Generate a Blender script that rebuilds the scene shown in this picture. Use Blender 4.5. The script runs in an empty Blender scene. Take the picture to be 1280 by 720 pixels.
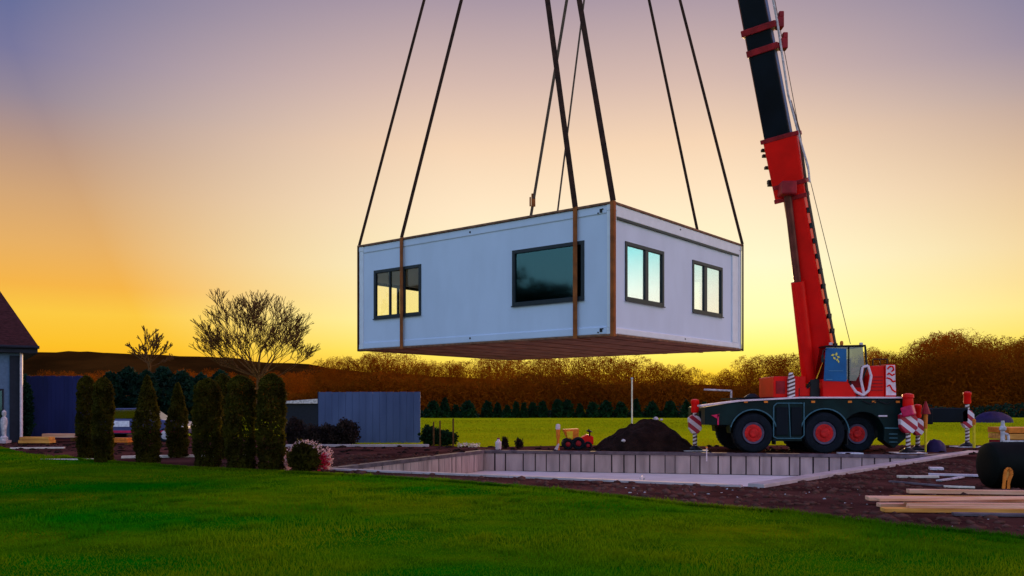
import bpy, bmesh, math, random
import numpy as np
from mathutils import Vector, Matrix, noise
from mathutils.geometry import tessellate_polygon

random.seed(7); rng = np.random.default_rng(7)
C = bpy.context.scene.collection
PI = math.pi
F = 1084.0; HZ = 506.5; EYE = 1.6          # focal length (px of a 1280 px frame), horizon row, eye height

def P(px, py, Y):                            # a point seen at px,py standing Y metres away
    return Vector(((px-640)/F*Y, Y, EYE+(HZ-py)/F*Y))

# ------------------------------------------------------------------ materials
def srgb(r, g, b):
    f = lambda c: (c/255/12.92) if c/255 <= .04045 else ((c/255+.055)/1.055)**2.4
    return (f(r), f(g), f(b))

def mat(name, col, rough=.6, metal=0, var=.15, scale=8, bump=0, bscale=None, col2=None, trans=0, spec=.2, coat=0, stretch=None, detail=4):
    m = bpy.data.materials.new(name); m.use_nodes = True
    nt = m.node_tree; N = nt.nodes; L = nt.links
    b = N['Principled BSDF']; out = N['Material Output']
    b.inputs['Roughness'].default_value = rough; b.inputs['Metallic'].default_value = metal
    b.inputs['Specular IOR Level'].default_value = spec
    b.inputs['Coat Weight'].default_value = coat
    tc = N.new('ShaderNodeTexCoord'); mp = N.new('ShaderNodeMapping')
    L.new(tc.outputs['Object'], mp.inputs[0])
    if stretch: mp.inputs['Scale'].default_value = stretch
    nz = N.new('ShaderNodeTexNoise'); nz.inputs['Scale'].default_value = scale; nz.inputs['Detail'].default_value = detail
    L.new(mp.outputs[0], nz.inputs['Vector'])
    rp = N.new('ShaderNodeValToRGB')
    c2 = col2 if col2 else tuple(c*(1-var) for c in col)
    c1 = col if col2 else tuple(min(1, c*(1+var)) for c in col)
    rp.color_ramp.elements[0].position = .35; rp.color_ramp.elements[1].position = .65
    rp.color_ramp.elements[0].color = (*c2, 1); rp.color_ramp.elements[1].color = (*c1, 1)
    L.new(nz.outputs['Fac'], rp.inputs[0]); L.new(rp.outputs[0], b.inputs['Base Color'])
    if bump:
        n2 = N.new('ShaderNodeTexNoise'); n2.inputs['Scale'].default_value = bscale or scale*3; n2.inputs['Detail'].default_value = 6
        L.new(mp.outputs[0], n2.inputs['Vector'])
        bp = N.new('ShaderNodeBump'); bp.inputs['Strength'].default_value = 1; bp.inputs['Distance'].default_value = bump
        L.new(n2.outputs['Fac'], bp.inputs['Height']); L.new(bp.outputs[0], b.inputs['Normal'])
    if trans:
        t = N.new('ShaderNodeBsdfTranslucent'); L.new(rp.outputs[0], t.inputs[0])
        mx = N.new('ShaderNodeMixShader'); mx.inputs[0].default_value = trans
        L.new(b.outputs[0], mx.inputs[1]); L.new(t.outputs[0], mx.inputs[2]); L.new(mx.outputs[0], out.inputs[0])
    return m

def glass_mat(name, tint, refl, rough=.02, gcol=None):
    m = bpy.data.materials.new(name); m.use_nodes = True
    nt = m.node_tree; N = nt.nodes; L = nt.links; out = N['Material Output']; N.remove(N['Principled BSDF'])
    tr = N.new('ShaderNodeBsdfTransparent'); tr.inputs[0].default_value = (*tint, 1)
    gl = N.new('ShaderNodeBsdfGlossy'); gl.inputs['Roughness'].default_value = rough; gl.inputs[0].default_value = (*(gcol or (.95, 1, 1)), 1)
    lw = N.new('ShaderNodeLayerWeight'); lw.inputs[0].default_value = .5
    fr = N.new('ShaderNodeMath'); fr.operation = 'POWER'; fr.inputs[1].default_value = 4.5; L.new(lw.outputs['Facing'], fr.inputs[0])
    mr = N.new('ShaderNodeMapRange'); mr.inputs['From Min'].default_value = 0; mr.inputs['From Max'].default_value = 1
    mr.inputs['To Min'].default_value = refl; mr.inputs['To Max'].default_value = 1
    mx = N.new('ShaderNodeMixShader')
    L.new(fr.outputs[0], mr.inputs[0]); L.new(mr.outputs[0], mx.inputs[0])
    L.new(tr.outputs[0], mx.inputs[1]); L.new(gl.outputs[0], mx.inputs[2]); L.new(mx.outputs[0], out.inputs[0])
    return m

def stripes_mat(name, c1, c2, scale, rot, rough=.4):
    m = bpy.data.materials.new(name); m.use_nodes = True
    nt = m.node_tree; N = nt.nodes; L = nt.links; b = N['Principled BSDF']; b.inputs['Roughness'].default_value = rough
    tc = N.new('ShaderNodeTexCoord'); mp = N.new('ShaderNodeMapping'); mp.inputs['Rotation'].default_value = rot
    w = N.new('ShaderNodeTexWave'); w.inputs['Scale'].default_value = scale; w.inputs['Distortion'].default_value = 0; w.bands_direction = 'Z'
    rp = N.new('ShaderNodeValToRGB'); rp.color_ramp.interpolation = 'CONSTANT'
    rp.color_ramp.elements[0].color = (*c1, 1); rp.color_ramp.elements[1].position = .5; rp.color_ramp.elements[1].color = (*c2, 1)
    L.new(tc.outputs['Object'], mp.inputs[0]); L.new(mp.outputs[0], w.inputs[0]); L.new(w.outputs['Fac'], rp.inputs[0]); L.new(rp.outputs[0], b.inputs['Base Color'])
    return m

M = {
 'lawn': None,
 'blade': mat('grass_blade', (.004, .150, .001), .8, col2=(.155, .215, .002), scale=.22, trans=.35, spec=0),
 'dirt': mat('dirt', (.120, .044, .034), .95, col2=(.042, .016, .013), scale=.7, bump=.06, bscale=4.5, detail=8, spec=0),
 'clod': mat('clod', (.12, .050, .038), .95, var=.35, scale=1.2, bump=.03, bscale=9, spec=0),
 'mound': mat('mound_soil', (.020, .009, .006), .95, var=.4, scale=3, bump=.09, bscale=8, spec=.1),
 'concrete': mat('concrete', (.50, .39, .38), .85, var=.14, scale=2, bump=.006, bscale=30),
 'slab': mat('blinding_slab', (.80, .72, .70), .8, var=.06, scale=1.5, bump=.005, bscale=20),
 'formwork': mat('formwork_board', (.46, .33, .32), .8, var=.22, scale=2.5, stretch=(1, 1, .25), bump=.006, bscale=14),
 'seam': mat('formwork_gap', (.05, .035, .04), .9),
 'cap': mat('cap_board', (.13, .095, .11), .8, var=.3, scale=4),
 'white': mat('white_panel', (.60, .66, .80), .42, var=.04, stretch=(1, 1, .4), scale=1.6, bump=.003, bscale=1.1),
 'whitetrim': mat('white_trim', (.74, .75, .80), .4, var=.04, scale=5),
 'inside': mat('interior_board', (.35, .33, .31), .8),
 'roofbrown': mat('rusty_roof_edge', (.22, .10, .055), .75, var=.35, scale=9),
 'under': mat('underside_timber', (.30, .12, .06), .8, var=.3, scale=2.2, stretch=(1, 1, 1)),
 'frame': mat('anthracite_frame', (.018, .024, .030), .4, var=.1),
 'black': mat('black_steel', (.012, .012, .014), .45, var=.2),
 'webbing': mat('dark_webbing', (.035, .014, .007), .8, var=.4, scale=6),
 'rope': mat('steel_rope', (.11, .075, .055), .6, var=.3, scale=12),
 'strap': mat('brown_strap', (.28, .075, .014), .7, var=.3, scale=3),
 'red': mat('crane_red', (.80, .006, .004), .42, var=.10, scale=1.5, spec=.15),
 'darkred': mat('crane_dark_red', (.30, .010, .016), .5, var=.3, scale=3),
 'teal': mat('crane_chassis', (.002, .015, .015), .5, var=.35, scale=1.6, spec=.15),
 'tealline': mat('crane_trim', (.055, .15, .19), .45, var=.15),
 'boomdark': mat('boom_dark', (.002, .005, .010), .5, var=.3, scale=1.2, spec=.12),
 'rodbrown': mat('oily_rod', (.13, .035, .028), .35, metal=.3, var=.3, scale=2),
 'boomblue': mat('boom_blue_edge', (.02, .10, .24), .5, var=.2, scale=2),
 'pinkwhite': mat('pale_paint', (.78, .62, .66), .5, var=.1),
 'tyre': mat('tyre_rubber', (.006, .010, .016), .9, var=.2, bump=.01, bscale=12),
 'rim': mat('wheel_rim_grey', (.10, .08, .13), .5, var=.2),
 'hub': mat('wheel_hub_red', (.62, .012, .012), .5, var=.2, scale=9),
 'stripe': stripes_mat('red_white_stripes', (.45, .006, .03), (.85, .72, .76), 1.15, (0, math.radians(-38), 0)),
 'stripe_small': stripes_mat('checker_stripes', (.10, .03, .03), (.80, .68, .66), 2.6, (0, math.radians(20), 0)),
 'sign': mat('sign_blue', (.012, .115, .30), .4, var=.12, scale=2),
 'yellow': mat('emblem_yellow', (.85, .70, .10), .5, var=.05),
 'signline': mat('sign_line_blue', (.10, .28, .45), .5, var=.05),
 'cabglass': glass_mat('cab_glass', (.35, .38, .36), .12),
 'glass_dark': glass_mat('tinted_pane', (.20, .30, .30), .24, .05, (.15, .34, .38)),
 'glass_bright': glass_mat('mirror_pane', (.75, .85, .83), .62),
 'glass_clear': glass_mat('clear_pane', (.995, .98, .90), .02),
 'orange': mat('orange_plastic', (.75, .20, .02), .5, var=.2),
 'hiyellow': mat('yellow_plastic', (.80, .60, .02), .5, var=.1),
 'wood': mat('pine_board', (.95, .52, .34), .7, col2=(.75, .33, .17), scale=1.1, stretch=(.8, 8, 8), bump=.002, bscale=9),
 'wood2': mat('orange_board', (.92, .42, .08), .7, col2=(.55, .20, .04), scale=1.3, stretch=(.8, 8, 8)),
 'palewood': mat('pale_board', (.75, .62, .50), .7, var=.2, scale=3),
 'tank': mat('black_plastic', (.004, .005, .004), .6, var=.3, scale=3, spec=.08),
 'fence': mat('fence_panel', (.085, .12, .24), .7, col2=(.055, .080, .17), scale=.9, stretch=(1.5, 1, .3)),
 'fencedark': mat('fence_panel_dark', (.030, .040, .16), .7, col2=(.02, .028, .10), scale=.9, stretch=(1.5, 1, .3)),
 'hwall': mat('house_render', (.10, .16, .26), .8, var=.12),
 'hdark': mat('house_timber', (.015, .018, .03), .7),
 'roof': mat('roof_tiles', (.060, .016, .022), .8, var=.3, scale=5, stretch=(1, 1, 4), bump=.02, bscale=8),
 'cypress': mat('cypress_leaf', (.085, .072, .005), .8, col2=(.030, .022, .002), scale=2.2, trans=.45, spec=.1),
 'shrub': mat('shrub_leaf', (.045, .030, .022), .8, col2=(.020, .012, .012), scale=2.5, trans=.25, spec=.1),
 'hedge': mat('hedge_leaf', (.012, .050, .012), .8, col2=(.004, .018, .008), scale=.6, trans=.2, spec=.1),
 'bark': mat('bark', (.11, .045, .012), .9, var=.3, scale=5),
 'twig': mat('forest_twigs', (.33, .074, .003), .9, col2=(.18, .040, .002), scale=.08, trans=.30, spec=0),
 'brush': mat('brushwood_leaf', (.25, .058, .003), .95, col2=(.13, .032, .002), scale=.10, trans=.06, spec=0),
 'darkleaf': mat('evergreen_leaf', (.010, .040, .020), .8, col2=(.004, .016, .010), scale=1, trans=.15, spec=.1),
 'hill': mat('hill_woodland', (.060, .022, .004), .95, col2=(.022, .009, .002), scale=.03, spec=0, bump=1, bscale=.3),
 'purple': mat('violet_tarp', (.020, .008, .055), .6, var=.3, scale=1.5, bump=.05, bscale=3),
 'stone': mat('pale_stone', (.55, .50, .52), .8, var=.3),
 'car': mat('car_paint', (.07, .075, .20), .3, coat=.7, var=.05),
 'lampred': mat('lamp_red', (.65, .02, .10), .2),
 'lampwhite': mat('lamp_white', (.85, .82, .90), .2),
 'petal': mat('pink_petals', (.75, .45, .45), .7, var=.3, trans=.3),
 'redpetal': mat('red_petals', (.60, .02, .06), .7, var=.3, trans=.3),
}

def ground_mat(name, a, b, c, s1, s2, bump, bs):
    m = bpy.data.materials.new(name); m.use_nodes = True
    nt = m.node_tree; N = nt.nodes; L = nt.links; bs_ = N['Principled BSDF']
    bs_.inputs['Roughness'].default_value = .9; bs_.inputs['Specular IOR Level'].default_value = 0
    tc = N.new('ShaderNodeTexCoord')
    mp = N.new('ShaderNodeMapping'); mp.inputs['Scale'].default_value = (.6, 1.6, 1); L.new(tc.outputs['Object'], mp.inputs[0])
    n1 = N.new('ShaderNodeTexNoise'); n1.inputs['Scale'].default_value = s1; n1.inputs['Detail'].default_value = 5; L.new(mp.outputs[0], n1.inputs['Vector'])
    n2 = N.new('ShaderNodeTexNoise'); n2.inputs['Scale'].default_value = s2; n2.inputs['Detail'].default_value = 8; L.new(tc.outputs['Object'], n2.inputs['Vector'])
    r1 = N.new('ShaderNodeValToRGB'); r1.color_ramp.elements[0].position = .42; r1.color_ramp.elements[1].position = .62
    r1.color_ramp.elements[0].color = (*a, 1); r1.color_ramp.elements[1].color = (*b, 1)
    r2 = N.new('ShaderNodeValToRGB'); r2.color_ramp.elements[0].position = .4; r2.color_ramp.elements[1].position = .75
    r2.color_ramp.elements[0].color = (0, 0, 0, 1); r2.color_ramp.elements[1].color = (.8, .8, .8, 1)
    mx = N.new('ShaderNodeMixRGB'); L.new(n1.outputs['Fac'], r1.inputs[0]); L.new(n2.outputs['Fac'], r2.inputs[0])
    L.new(r2.outputs[0], mx.inputs[0]); L.new(r1.outputs[0], mx.inputs[1]); mx.inputs[2].default_value = (*c, 1)
    L.new(mx.outputs[0], bs_.inputs['Base Color'])
    n3 = N.new('ShaderNodeTexNoise'); n3.inputs['Scale'].default_value = bs; n3.inputs['Detail'].default_value = 6; L.new(tc.outputs['Object'], n3.inputs['Vector'])
    bp = N.new('ShaderNodeBump'); bp.inputs['Distance'].default_value = bump; L.new(n3.outputs['Fac'], bp.inputs['Height']); L.new(bp.outputs[0], bs_.inputs['Normal'])
    return m
M['lawn'] = ground_mat('lawn_grass', (.003, .125, .001), (.150, .180, .001), (.004, .060, .001), .17, 1.6, .05, 7)
M['field'] = ground_mat('field_grass', (.36, .39, .003), (.42, .40, .004), (.28, .35, .003), .05, .4, .08, 2)

# ------------------------------------------------------------------ mesh builder
class MB:
    def __init__(s): s.v = []; s.f = []
    def add(s, vs, fs):
        n = len(s.v); s.v += [tuple(v) for v in vs]; s.f += [tuple(i+n for i in f) for f in fs]; return s
    def box(s, c, size, R=None):
        h = [x/2 for x in size]; vs = []
        for x in (-1, 1):
            for y in (-1, 1):
                for z in (-1, 1):
                    v = Vector((x*h[0], y*h[1], z*h[2]))
                    if R is not None: v = R @ v
                    vs.append(v+Vector(c))
        return s.add(vs, [(0,1,3,2),(4,6,7,5),(0,4,5,1),(2,3,7,6),(0,2,6,4),(1,5,7,3)])
    def bx(s, x0, x1, y0, y1, z0, z1): return s.box(((x0+x1)/2,(y0+y1)/2,(z0+z1)/2),(abs(x1-x0),abs(y1-y0),abs(z1-z0)))
    def tube(s, a, b, r0, r1=None, n=8, cap=True):
        a = Vector(a); b = Vector(b); r1 = r0 if r1 is None else r1
        d = (b-a); 
        if d.length < 1e-6: return s
        d.normalize(); u = d.orthogonal().normalized(); w = d.cross(u)
        vs = []
        for p, r in ((a, r0), (b, r1)):
            for i in range(n):
                t = 2*PI*i/n; vs.append(p+(u*math.cos(t)+w*math.sin(t))*r)
        fs = [(i, (i+1) % n, n+(i+1) % n, n+i) for i in range(n)]
        if cap: fs += [tuple(range(n-1, -1, -1)), tuple(range(n, 2*n))]
        return s.add(vs, fs)
    def path(s, pts, r, n=8):
        for a, b in zip(pts, pts[1:]): s.tube(a, b, r, r, n)
        return s
    def bar(s, a, b, w, t, side=(1, 0, 0)):               # flat bar from a to b; w along side, t across
        a = Vector(a); b = Vector(b); d = (b-a).normalized(); sd = Vector(side); sd = (sd-d*sd.dot(d)).normalized(); u = d.cross(sd)
        vs = []
        for p in (a, b):
            for i, j in ((-1,-1),(1,-1),(1,1),(-1,1)): vs.append(p+sd*w/2*i+u*t/2*j)
        return s.add(vs, [(0,3,2,1),(4,5,6,7)]+[(i,(i+1)%4,4+(i+1)%4,4+i) for i in range(4)])
    def prism(s, poly, vec):                               # poly: list of 3D points, extruded by vec
        n = len(poly); vec = Vector(vec); vs = [Vector(p) for p in poly]+[Vector(p)+vec for p in poly]
        return s.add(vs, [tuple(range(n-1,-1,-1)), tuple(range(n,2*n))]+[(i,(i+1)%n,n+(i+1)%n,n+i) for i in range(n)])
    def lathe(s, prof, axis_o, axis_d, n=32):              # prof: (radius, height along the axis)
        o = Vector(axis_o); d = Vector(axis_d).normalized(); u = d.orthogonal().normalized(); w = d.cross(u)
        vs = []; m = len(prof)
        for r, h in prof:
            for i in range(n):
                t = 2*PI*i/n; vs.append(o+d*h+(u*math.cos(t)+w*math.sin(t))*max(r, .0005))
        fs = [(j*n+i, j*n+(i+1)%n, (j+1)*n+(i+1)%n, (j+1)*n+i) for j in range(m-1) for i in range(n)]
        fs += [tuple(range(n-1,-1,-1)), tuple(range((m-1)*n, m*n))]
        return s.add(vs, fs)
    def build(s, name, m, parent=None, smooth=False, bevel=0, loc=None):
        off = root_loc(parent) if loc is None else Vector(loc)
        me = bpy.data.meshes.new(name); me.from_pydata([tuple(Vector(v)-off) for v in s.v], [], s.f); me.materials.append(m)
        bm = bmesh.new(); bm.from_mesh(me); bmesh.ops.recalc_face_normals(bm, faces=bm.faces); bm.to_mesh(me); bm.free()
        if smooth:
            for p in me.polygons: p.use_smooth = True
            me.set_sharp_from_angle(angle=math.radians(40))
        o = bpy.data.objects.new(name, me); C.objects.link(o)
        if parent: o.parent = parent
        elif loc is not None: o.location = loc
        if bevel:
            bv = o.modifiers.new('edge', 'BEVEL'); bv.width = bevel; bv.segments = 2; bv.limit_method = 'ANGLE'
        return o

def root_loc(o):
    if o is None: return Vector((0, 0, 0))
    while o.parent: o = o.parent
    return Vector(o.location)

def npmesh(name, V, T, m, parent=None, loc=None, smooth=False):
    """fast triangle / quad mesh from arrays"""
    off = root_loc(parent) if loc is None else Vector(loc)
    V = np.asarray(V, np.float32)-np.array(off, np.float32); T = np.asarray(T, np.int32); k = T.shape[1]
    me = bpy.data.meshes.new(name); me.vertices.add(len(V)); me.vertices.foreach_set('co', V.ravel())
    me.loops.add(T.size); me.loops.foreach_set('vertex_index', T.ravel())
    me.polygons.add(len(T)); me.polygons.foreach_set('loop_start', np.arange(len(T), dtype=np.int32)*k)
    me.polygons.foreach_set('loop_total', np.full(len(T), k, np.int32))
    me.update(calc_edges=True); me.materials.append(m)
    if smooth: me.polygons.foreach_set('use_smooth', np.ones(len(T), bool))
    o = bpy.data.objects.new(name, me); C.objects.link(o)
    if parent: o.parent = parent
    elif loc is not None: o.location = loc
    return o

def tag(o, label=None, cat=None, group=None, kind=None):
    if label: o['label'] = label
    if cat: o['category'] = cat
    if group: o['group'] = group
    if kind: o['kind'] = kind
    return o
def thing(name, loc, label, cat, group=None):
    o = bpy.data.objects.new(name, None); C.objects.link(o); o.location = loc; o.empty_display_size = .2
    return tag(o, label, cat, group)
def copy_tree(o, parent=None):
    c = o.copy(); C.objects.link(c); c.parent = parent
    for ch in list(o.children): copy_tree(ch, c)
    return c

# ------------------------------------------------------------------ leaf clouds, trees
def leaf_tris(centers, size, elong=1.0):
    """one random triangle per centre"""
    n = len(centers); a = rng.normal(size=(n, 3)); a /= np.linalg.norm(a, axis=1)[:, None]
    b = rng.normal(size=(n, 3)); b -= (b*a).sum(1)[:, None]*a; b /= np.linalg.norm(b, axis=1)[:, None]
    s = (size*rng.uniform(.6, 1.4, n))[:, None]
    V = np.stack([centers-a*s*.5*elong, centers+a*s*.5*elong, centers+b*s*.9/elong**.3], 1).reshape(-1, 3)
    if elong > 1.5:
        V = np.stack([centers-a*s*.5*elong, centers+a*s*.5*elong, centers-a*s*.5*elong+b*s*.28], 1).reshape(-1, 3)
    return V, np.arange(3*n).reshape(-1, 3)

def branches(base, d0, length, r0, levels, kids, spread, shrink=.72, up=.15, seg=2, seedv=0, sides=5):
    mb = MB(); R = random.Random(seedv); tips = []
    def grow(p, d, ln, r, lv):
        q = p
        for k in range(seg):
            d = (d+Vector((R.uniform(-1,1), R.uniform(-1,1), R.uniform(-.5,1)))*.12+Vector((0,0,up*.3))).normalized()
            e = q+d*ln/seg; r2 = r*(1-.32/seg*1.0)
            mb.tube(q, e, r, r2, sides if lv < 2 else 3, cap=False); q = e; r = r2
            if lv < levels and k < seg-1 and lv > 0:
                side = (d+Vector((R.uniform(-1,1), R.uniform(-1,1), R.uniform(-.3,.9)))*spread).normalized()
                grow(q, side, ln*shrink*.8, r*.55, lv+1)
        if lv >= levels: tips.append(q); return
        n = kids if lv else kids+2
        for i in range(n):
            az = 2*PI*(i+R.random()*.7)/n; u = d.orthogonal().normalized(); w = d.cross(u)
            nd = (d+(u*math.cos(az)+w*math.sin(az))*spread*R.uniform(.6, 1.25)+Vector((0,0,up))).normalized()
            grow(q, nd, ln*shrink*R.uniform(.75, 1.15), r*.62, lv+1)
    grow(Vector(base), Vector(d0), length, r0, 0)
    return mb, tips

def column_leaves(h, r, n, size, flat=.25, top='round'):
    z = rng.uniform(0, 1, n); a = rng.uniform(0, 2*PI, n)
    if top == 'round': prof = np.minimum(1, np.sqrt(np.clip((1-z)/.10, 0, 1)))*(.86+.14*np.sin(z*PI))
    else: prof = np.clip((1-z)/.55, 0, 1)**.62*(.82+.18*np.sin(z*PI))
    lump = 1+.09*np.sin(a*3+z*9)+.07*np.sin(a*5-z*23)+.05*np.sin(z*41+a*2)
    rr = r*prof*lump*np.sqrt(rng.uniform(.55, 1.06, n))
    return np.stack([rr*np.cos(a), rr*np.sin(a), .04+z*h], 1)
def blob_leaves(c, rad, n, shell=.6):
    d = rng.normal(size=(n, 3)); d /= np.linalg.norm(d, axis=1)[:, None]
    lump = 1+.13*np.sin(d[:, 0]*5+d[:, 2]*4)+.09*np.sin(d[:, 1]*9+1)+.06*np.sin(d[:, 2]*13)
    rr = rng.uniform(shell, 1.03, n)**.7*lump
    return np.array(c)+d*rr[:, None]*np.array(rad)

# ------------------------------------------------------------------ ground
def sheet(name, outer, hole, z, m):
    polys = [[Vector((x, y, z)) for x, y in outer]]
    if hole: polys.append([Vector((x, y, z)) for x, y in hole])
    tri = tessellate_polygon(polys); vs = [v for p in polys for v in p]
    mb = MB(); mb.add(vs, tri); o = mb.build(name, m)
    for p in o.data.polygons:
        if p.normal.z < 0: p.flip()
    return tag(o, kind='structure')

P1 = (-4.62, 21.6); P2 = (-1.0, 30.4); P5 = (12.8, 27.3); P3 = (15.5, 29.6); P4 = (4.75, 17.0)
PIT = [P1, P2, P5, P3, P4]
cx = sum(p[0] for p in PIT)/5; cy = sum(p[1] for p in PIT)/5
grown = [(x+(x-cx)*.03, y+(y-cy)*.03) for x, y in PIT]
sheet('field', [(-1200,-220),(1200,-220),(1200,920),(-1200,920)], grown, -.006, M['field'])
dirt_outer = [(-40,49),(-26,38),(-20.5,32.5),(-12.2,23.8),(-8,21),(-4.4,19.2),(-1.5,17.3),(.7,15.2),(2.5,13),(4,12),(4.8,10.8),(6,9.6),(9,7),(30,5),
              (34,20),(30,33),(24,35.4),(18,34.6),(13,35.5),(8,33.8),(3.5,34.8),(-1,33.2),(-4,34.6),(-9,35.5),(-11,42),(-18,46),(-34,56)]
sheet('bare_ground', dirt_outer, PIT, 0, M['dirt'])
sheet('pit_floor', PIT, None, -.69, M['slab'])

edge = [(-60,70),(-40,52),(-26,40),(-20.3,34.3),(-16,28.6),(-12,24.6),(-7.75,21.5),(-4.2,19.75),(-1.33,17.95),(.885,16.0),(2.68,13.8),(4.2,12.6),(4.95,11.5),(6.1,10.3),(8.5,8.0),(12,5.0),(20,0),(40,-8)]
def edge_y(x):
    for (a, ya), (b, yb) in zip(edge, edge[1:]):
        if a <= x <= b: return ya+(yb-ya)*(x-a)/(b-a)
    return edge[-1][1]
def lawn_h(x, y):
    d = edge_y(x)-y
    return .014+min(1, max(0, d)/2.0)*(.05+.055*noise.noise(Vector((x*.35, y*.35, 0)))+.02*noise.noise(Vector((x*1.3, y*1.3, 5))))
nx, ny = 300, 170; V = []; T = []
for i in range(nx+1):
    x = -60+90*i/nx if True else 0
    e = edge_y(x)+.14*noise.noise(Vector((x*1.7, 0, 3)))+.07*noise.noise(Vector((x*6, 0, 3)))
    for j in range(ny+1):
        y = -14+(e+14)*(1-(1-j/ny)**1.3); z = lawn_h(x, y) if j < ny else .006
        V.append((x, y, z))
for i in range(nx):
    for j in range(ny):
        a = i*(ny+1)+j; T.append((a, a+ny+1, a+ny+2, a+1))
tag(npmesh('lawn', V, T, M['lawn'], smooth=True), kind='structure')

# grass blades over the lawn seen near the camera
nb = 230000
y = 7.4+ (rng.uniform(0, 1, nb)**1.35)*22; x = rng.uniform(-1, 1, nb)*(y*.64+.6)
keep = np.array([yy < edge_y(xx)+.10*rng.normal() for xx, yy in zip(x, y)]); x = x[keep]; y = y[keep]
z = np.array([lawn_h(a, b) for a, b in zip(x, y)])
n = len(x); h = rng.uniform(.018, .048, n)*(1+.5*np.sin(x*1.7+np.sin(y*2.1))); ang = rng.uniform(0, PI, n); w = .004+.0006*(y-7)
dx = np.cos(ang)*w; dy = np.sin(ang)*w; lx = rng.normal(0, .018, n); ly = rng.normal(0, .018, n)
Vb = np.stack([np.stack([x-dx, y-dy, z-.005], 1), np.stack([x+dx, y+dy, z-.005], 1), np.stack([x+lx, y+ly, z+h], 1)], 1).reshape(-1, 3)
tag(npmesh('grass', Vb, np.arange(3*n).reshape(-1, 3), M['blade']), 'short green lawn grass in the foreground', 'grass', kind='stuff')

ne = 26000; xe = rng.uniform(-14, 9.5, ne); off_ = np.abs(rng.normal(0, .16, ne)); cl = np.sin(xe*3.1)+np.sin(xe*7.7+1)+.6*np.sin(xe*17)
ye = np.array([edge_y(a) for a in xe])+off_*np.clip(cl, .05, 2)-.06
nc = 90; cxs = rng.uniform(-7, 7, nc); cys = rng.uniform(8, 17, nc); xc_ = np.repeat(cxs, 160)+rng.normal(0, .09, nc*160); yc_ = np.repeat(cys, 160)+rng.normal(0, .12, nc*160)
kc = np.array([b < edge_y(a)-.2 for a, b in zip(xc_, yc_)]); x = np.concatenate([xe, xc_[kc]]); y = np.concatenate([ye, yc_[kc]]); n = len(x)
z = np.array([lawn_h(a, b) if b < edge_y(a) else 0 for a, b in zip(x, y)]); h = rng.uniform(.03, .085, n); ang = rng.uniform(0, PI, n); w = .004+.0006*np.clip(y-7, 0, 20); dx = np.cos(ang)*w; dy = np.sin(ang)*w
lx = rng.normal(0, .03, n); ly = rng.normal(0, .03, n)
Vb = np.stack([np.stack([x-dx, y-dy, z-.01], 1), np.stack([x+dx, y+dy, z-.01], 1), np.stack([x+lx, y+ly, z+h], 1)], 1).reshape(-1, 3)
tag(npmesh('grass_tufts', Vb, np.arange(3*n).reshape(-1, 3), M['blade']), 'longer ragged grass along the lawn edge', 'grass', kind='stuff')

# tufts on the field beyond the pit
nb = 60000
y = 34.5+rng.uniform(0, 1, nb)**1.6*60; x = rng.uniform(-1, 1, nb)*y*.64
keep = (x > -.22*y) ; x = x[keep]; y = y[keep]; n = len(x)
h = rng.uniform(.02, .09, n); ang = rng.uniform(0, PI, n); w = .012+.0009*(y-34); dx = np.cos(ang)*w; dy = np.sin(ang)*w
Vb = np.stack([np.stack([x-dx, y-dy, 0*x-.01], 1), np.stack([x+dx, y+dy, 0*x-.01], 1), np.stack([x+rng.normal(0,.03,n), y+rng.normal(0,.03,n), h], 1)], 1).reshape(-1, 3)
M['fieldblade'] = mat('field_blade', (.34, .35, .004), .8, var=.2, scale=.1, trans=.4, spec=0)
tag(npmesh('meadow_grass', Vb, np.arange(3*n).reshape(-1, 3), M['fieldblade']), 'yellow green meadow grass on the field beyond the pit', 'grass', kind='stuff')

# clods and stones on the bare ground
def in_poly(x, y, poly):
    c = False; j = len(poly)-1
    for i in range(len(poly)):
        xi, yi = poly[i]; xj, yj = poly[j]
        if (yi > y) != (yj > y) and x < (xj-xi)*(y-yi)/(yj-yi)+xi: c = not c
        j = i
    return c
def clods(name, count, region, smin, smax, m, label, cat, bias=1.0):
    ico = bmesh.new(); bmesh.ops.create_icosphere(ico, subdivisions=1, radius=1)
    bv = np.array([v.co[:] for v in ico.verts]); bf = np.array([[v.index for v in f.verts] for f in ico.faces]); ico.free()
    Vs = []; Ts = []; k = 0
    while k < count:
        x, y = region()
        if in_poly(x, y, PIT) or not in_poly(x, y, dirt_outer) or y < edge_y(x)+.1: continue
        s = smin+(smax-smin)*random.random()**3
        v = bv*(1+rng.uniform(-.28, .28, (len(bv), 1)))*np.array([s*random.uniform(.8, 1.6), s*random.uniform(.8, 1.4), s*random.uniform(.35, .7)])
        a = random.uniform(0, PI); R2 = np.array([[math.cos(a), -math.sin(a), 0], [math.sin(a), math.cos(a), 0], [0, 0, 1]])
        Vs.append(v@R2.T+np.array([x, y, s*.12])); Ts.append(bf+k*len(bv)); k += 1
    return tag(npmesh(name, np.concatenate(Vs), np.concatenate(Ts), m), label, cat, kind='stuff')
clods('soil_clods', 4200, lambda: (random.uniform(-8, 13), random.uniform(9, 28)), .012, .085, M['clod'], 'brown soil clods scattered on the bare ground', 'soil')
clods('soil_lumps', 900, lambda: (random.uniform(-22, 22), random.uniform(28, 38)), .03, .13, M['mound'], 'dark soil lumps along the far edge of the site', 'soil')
clods('gravel', 110, lambda: (random.uniform(1, 11), random.uniform(9.5, 17)), .008, .035, M['stone'], 'pale gravel scattered on the bare ground by the lawn', 'gravel')

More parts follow.
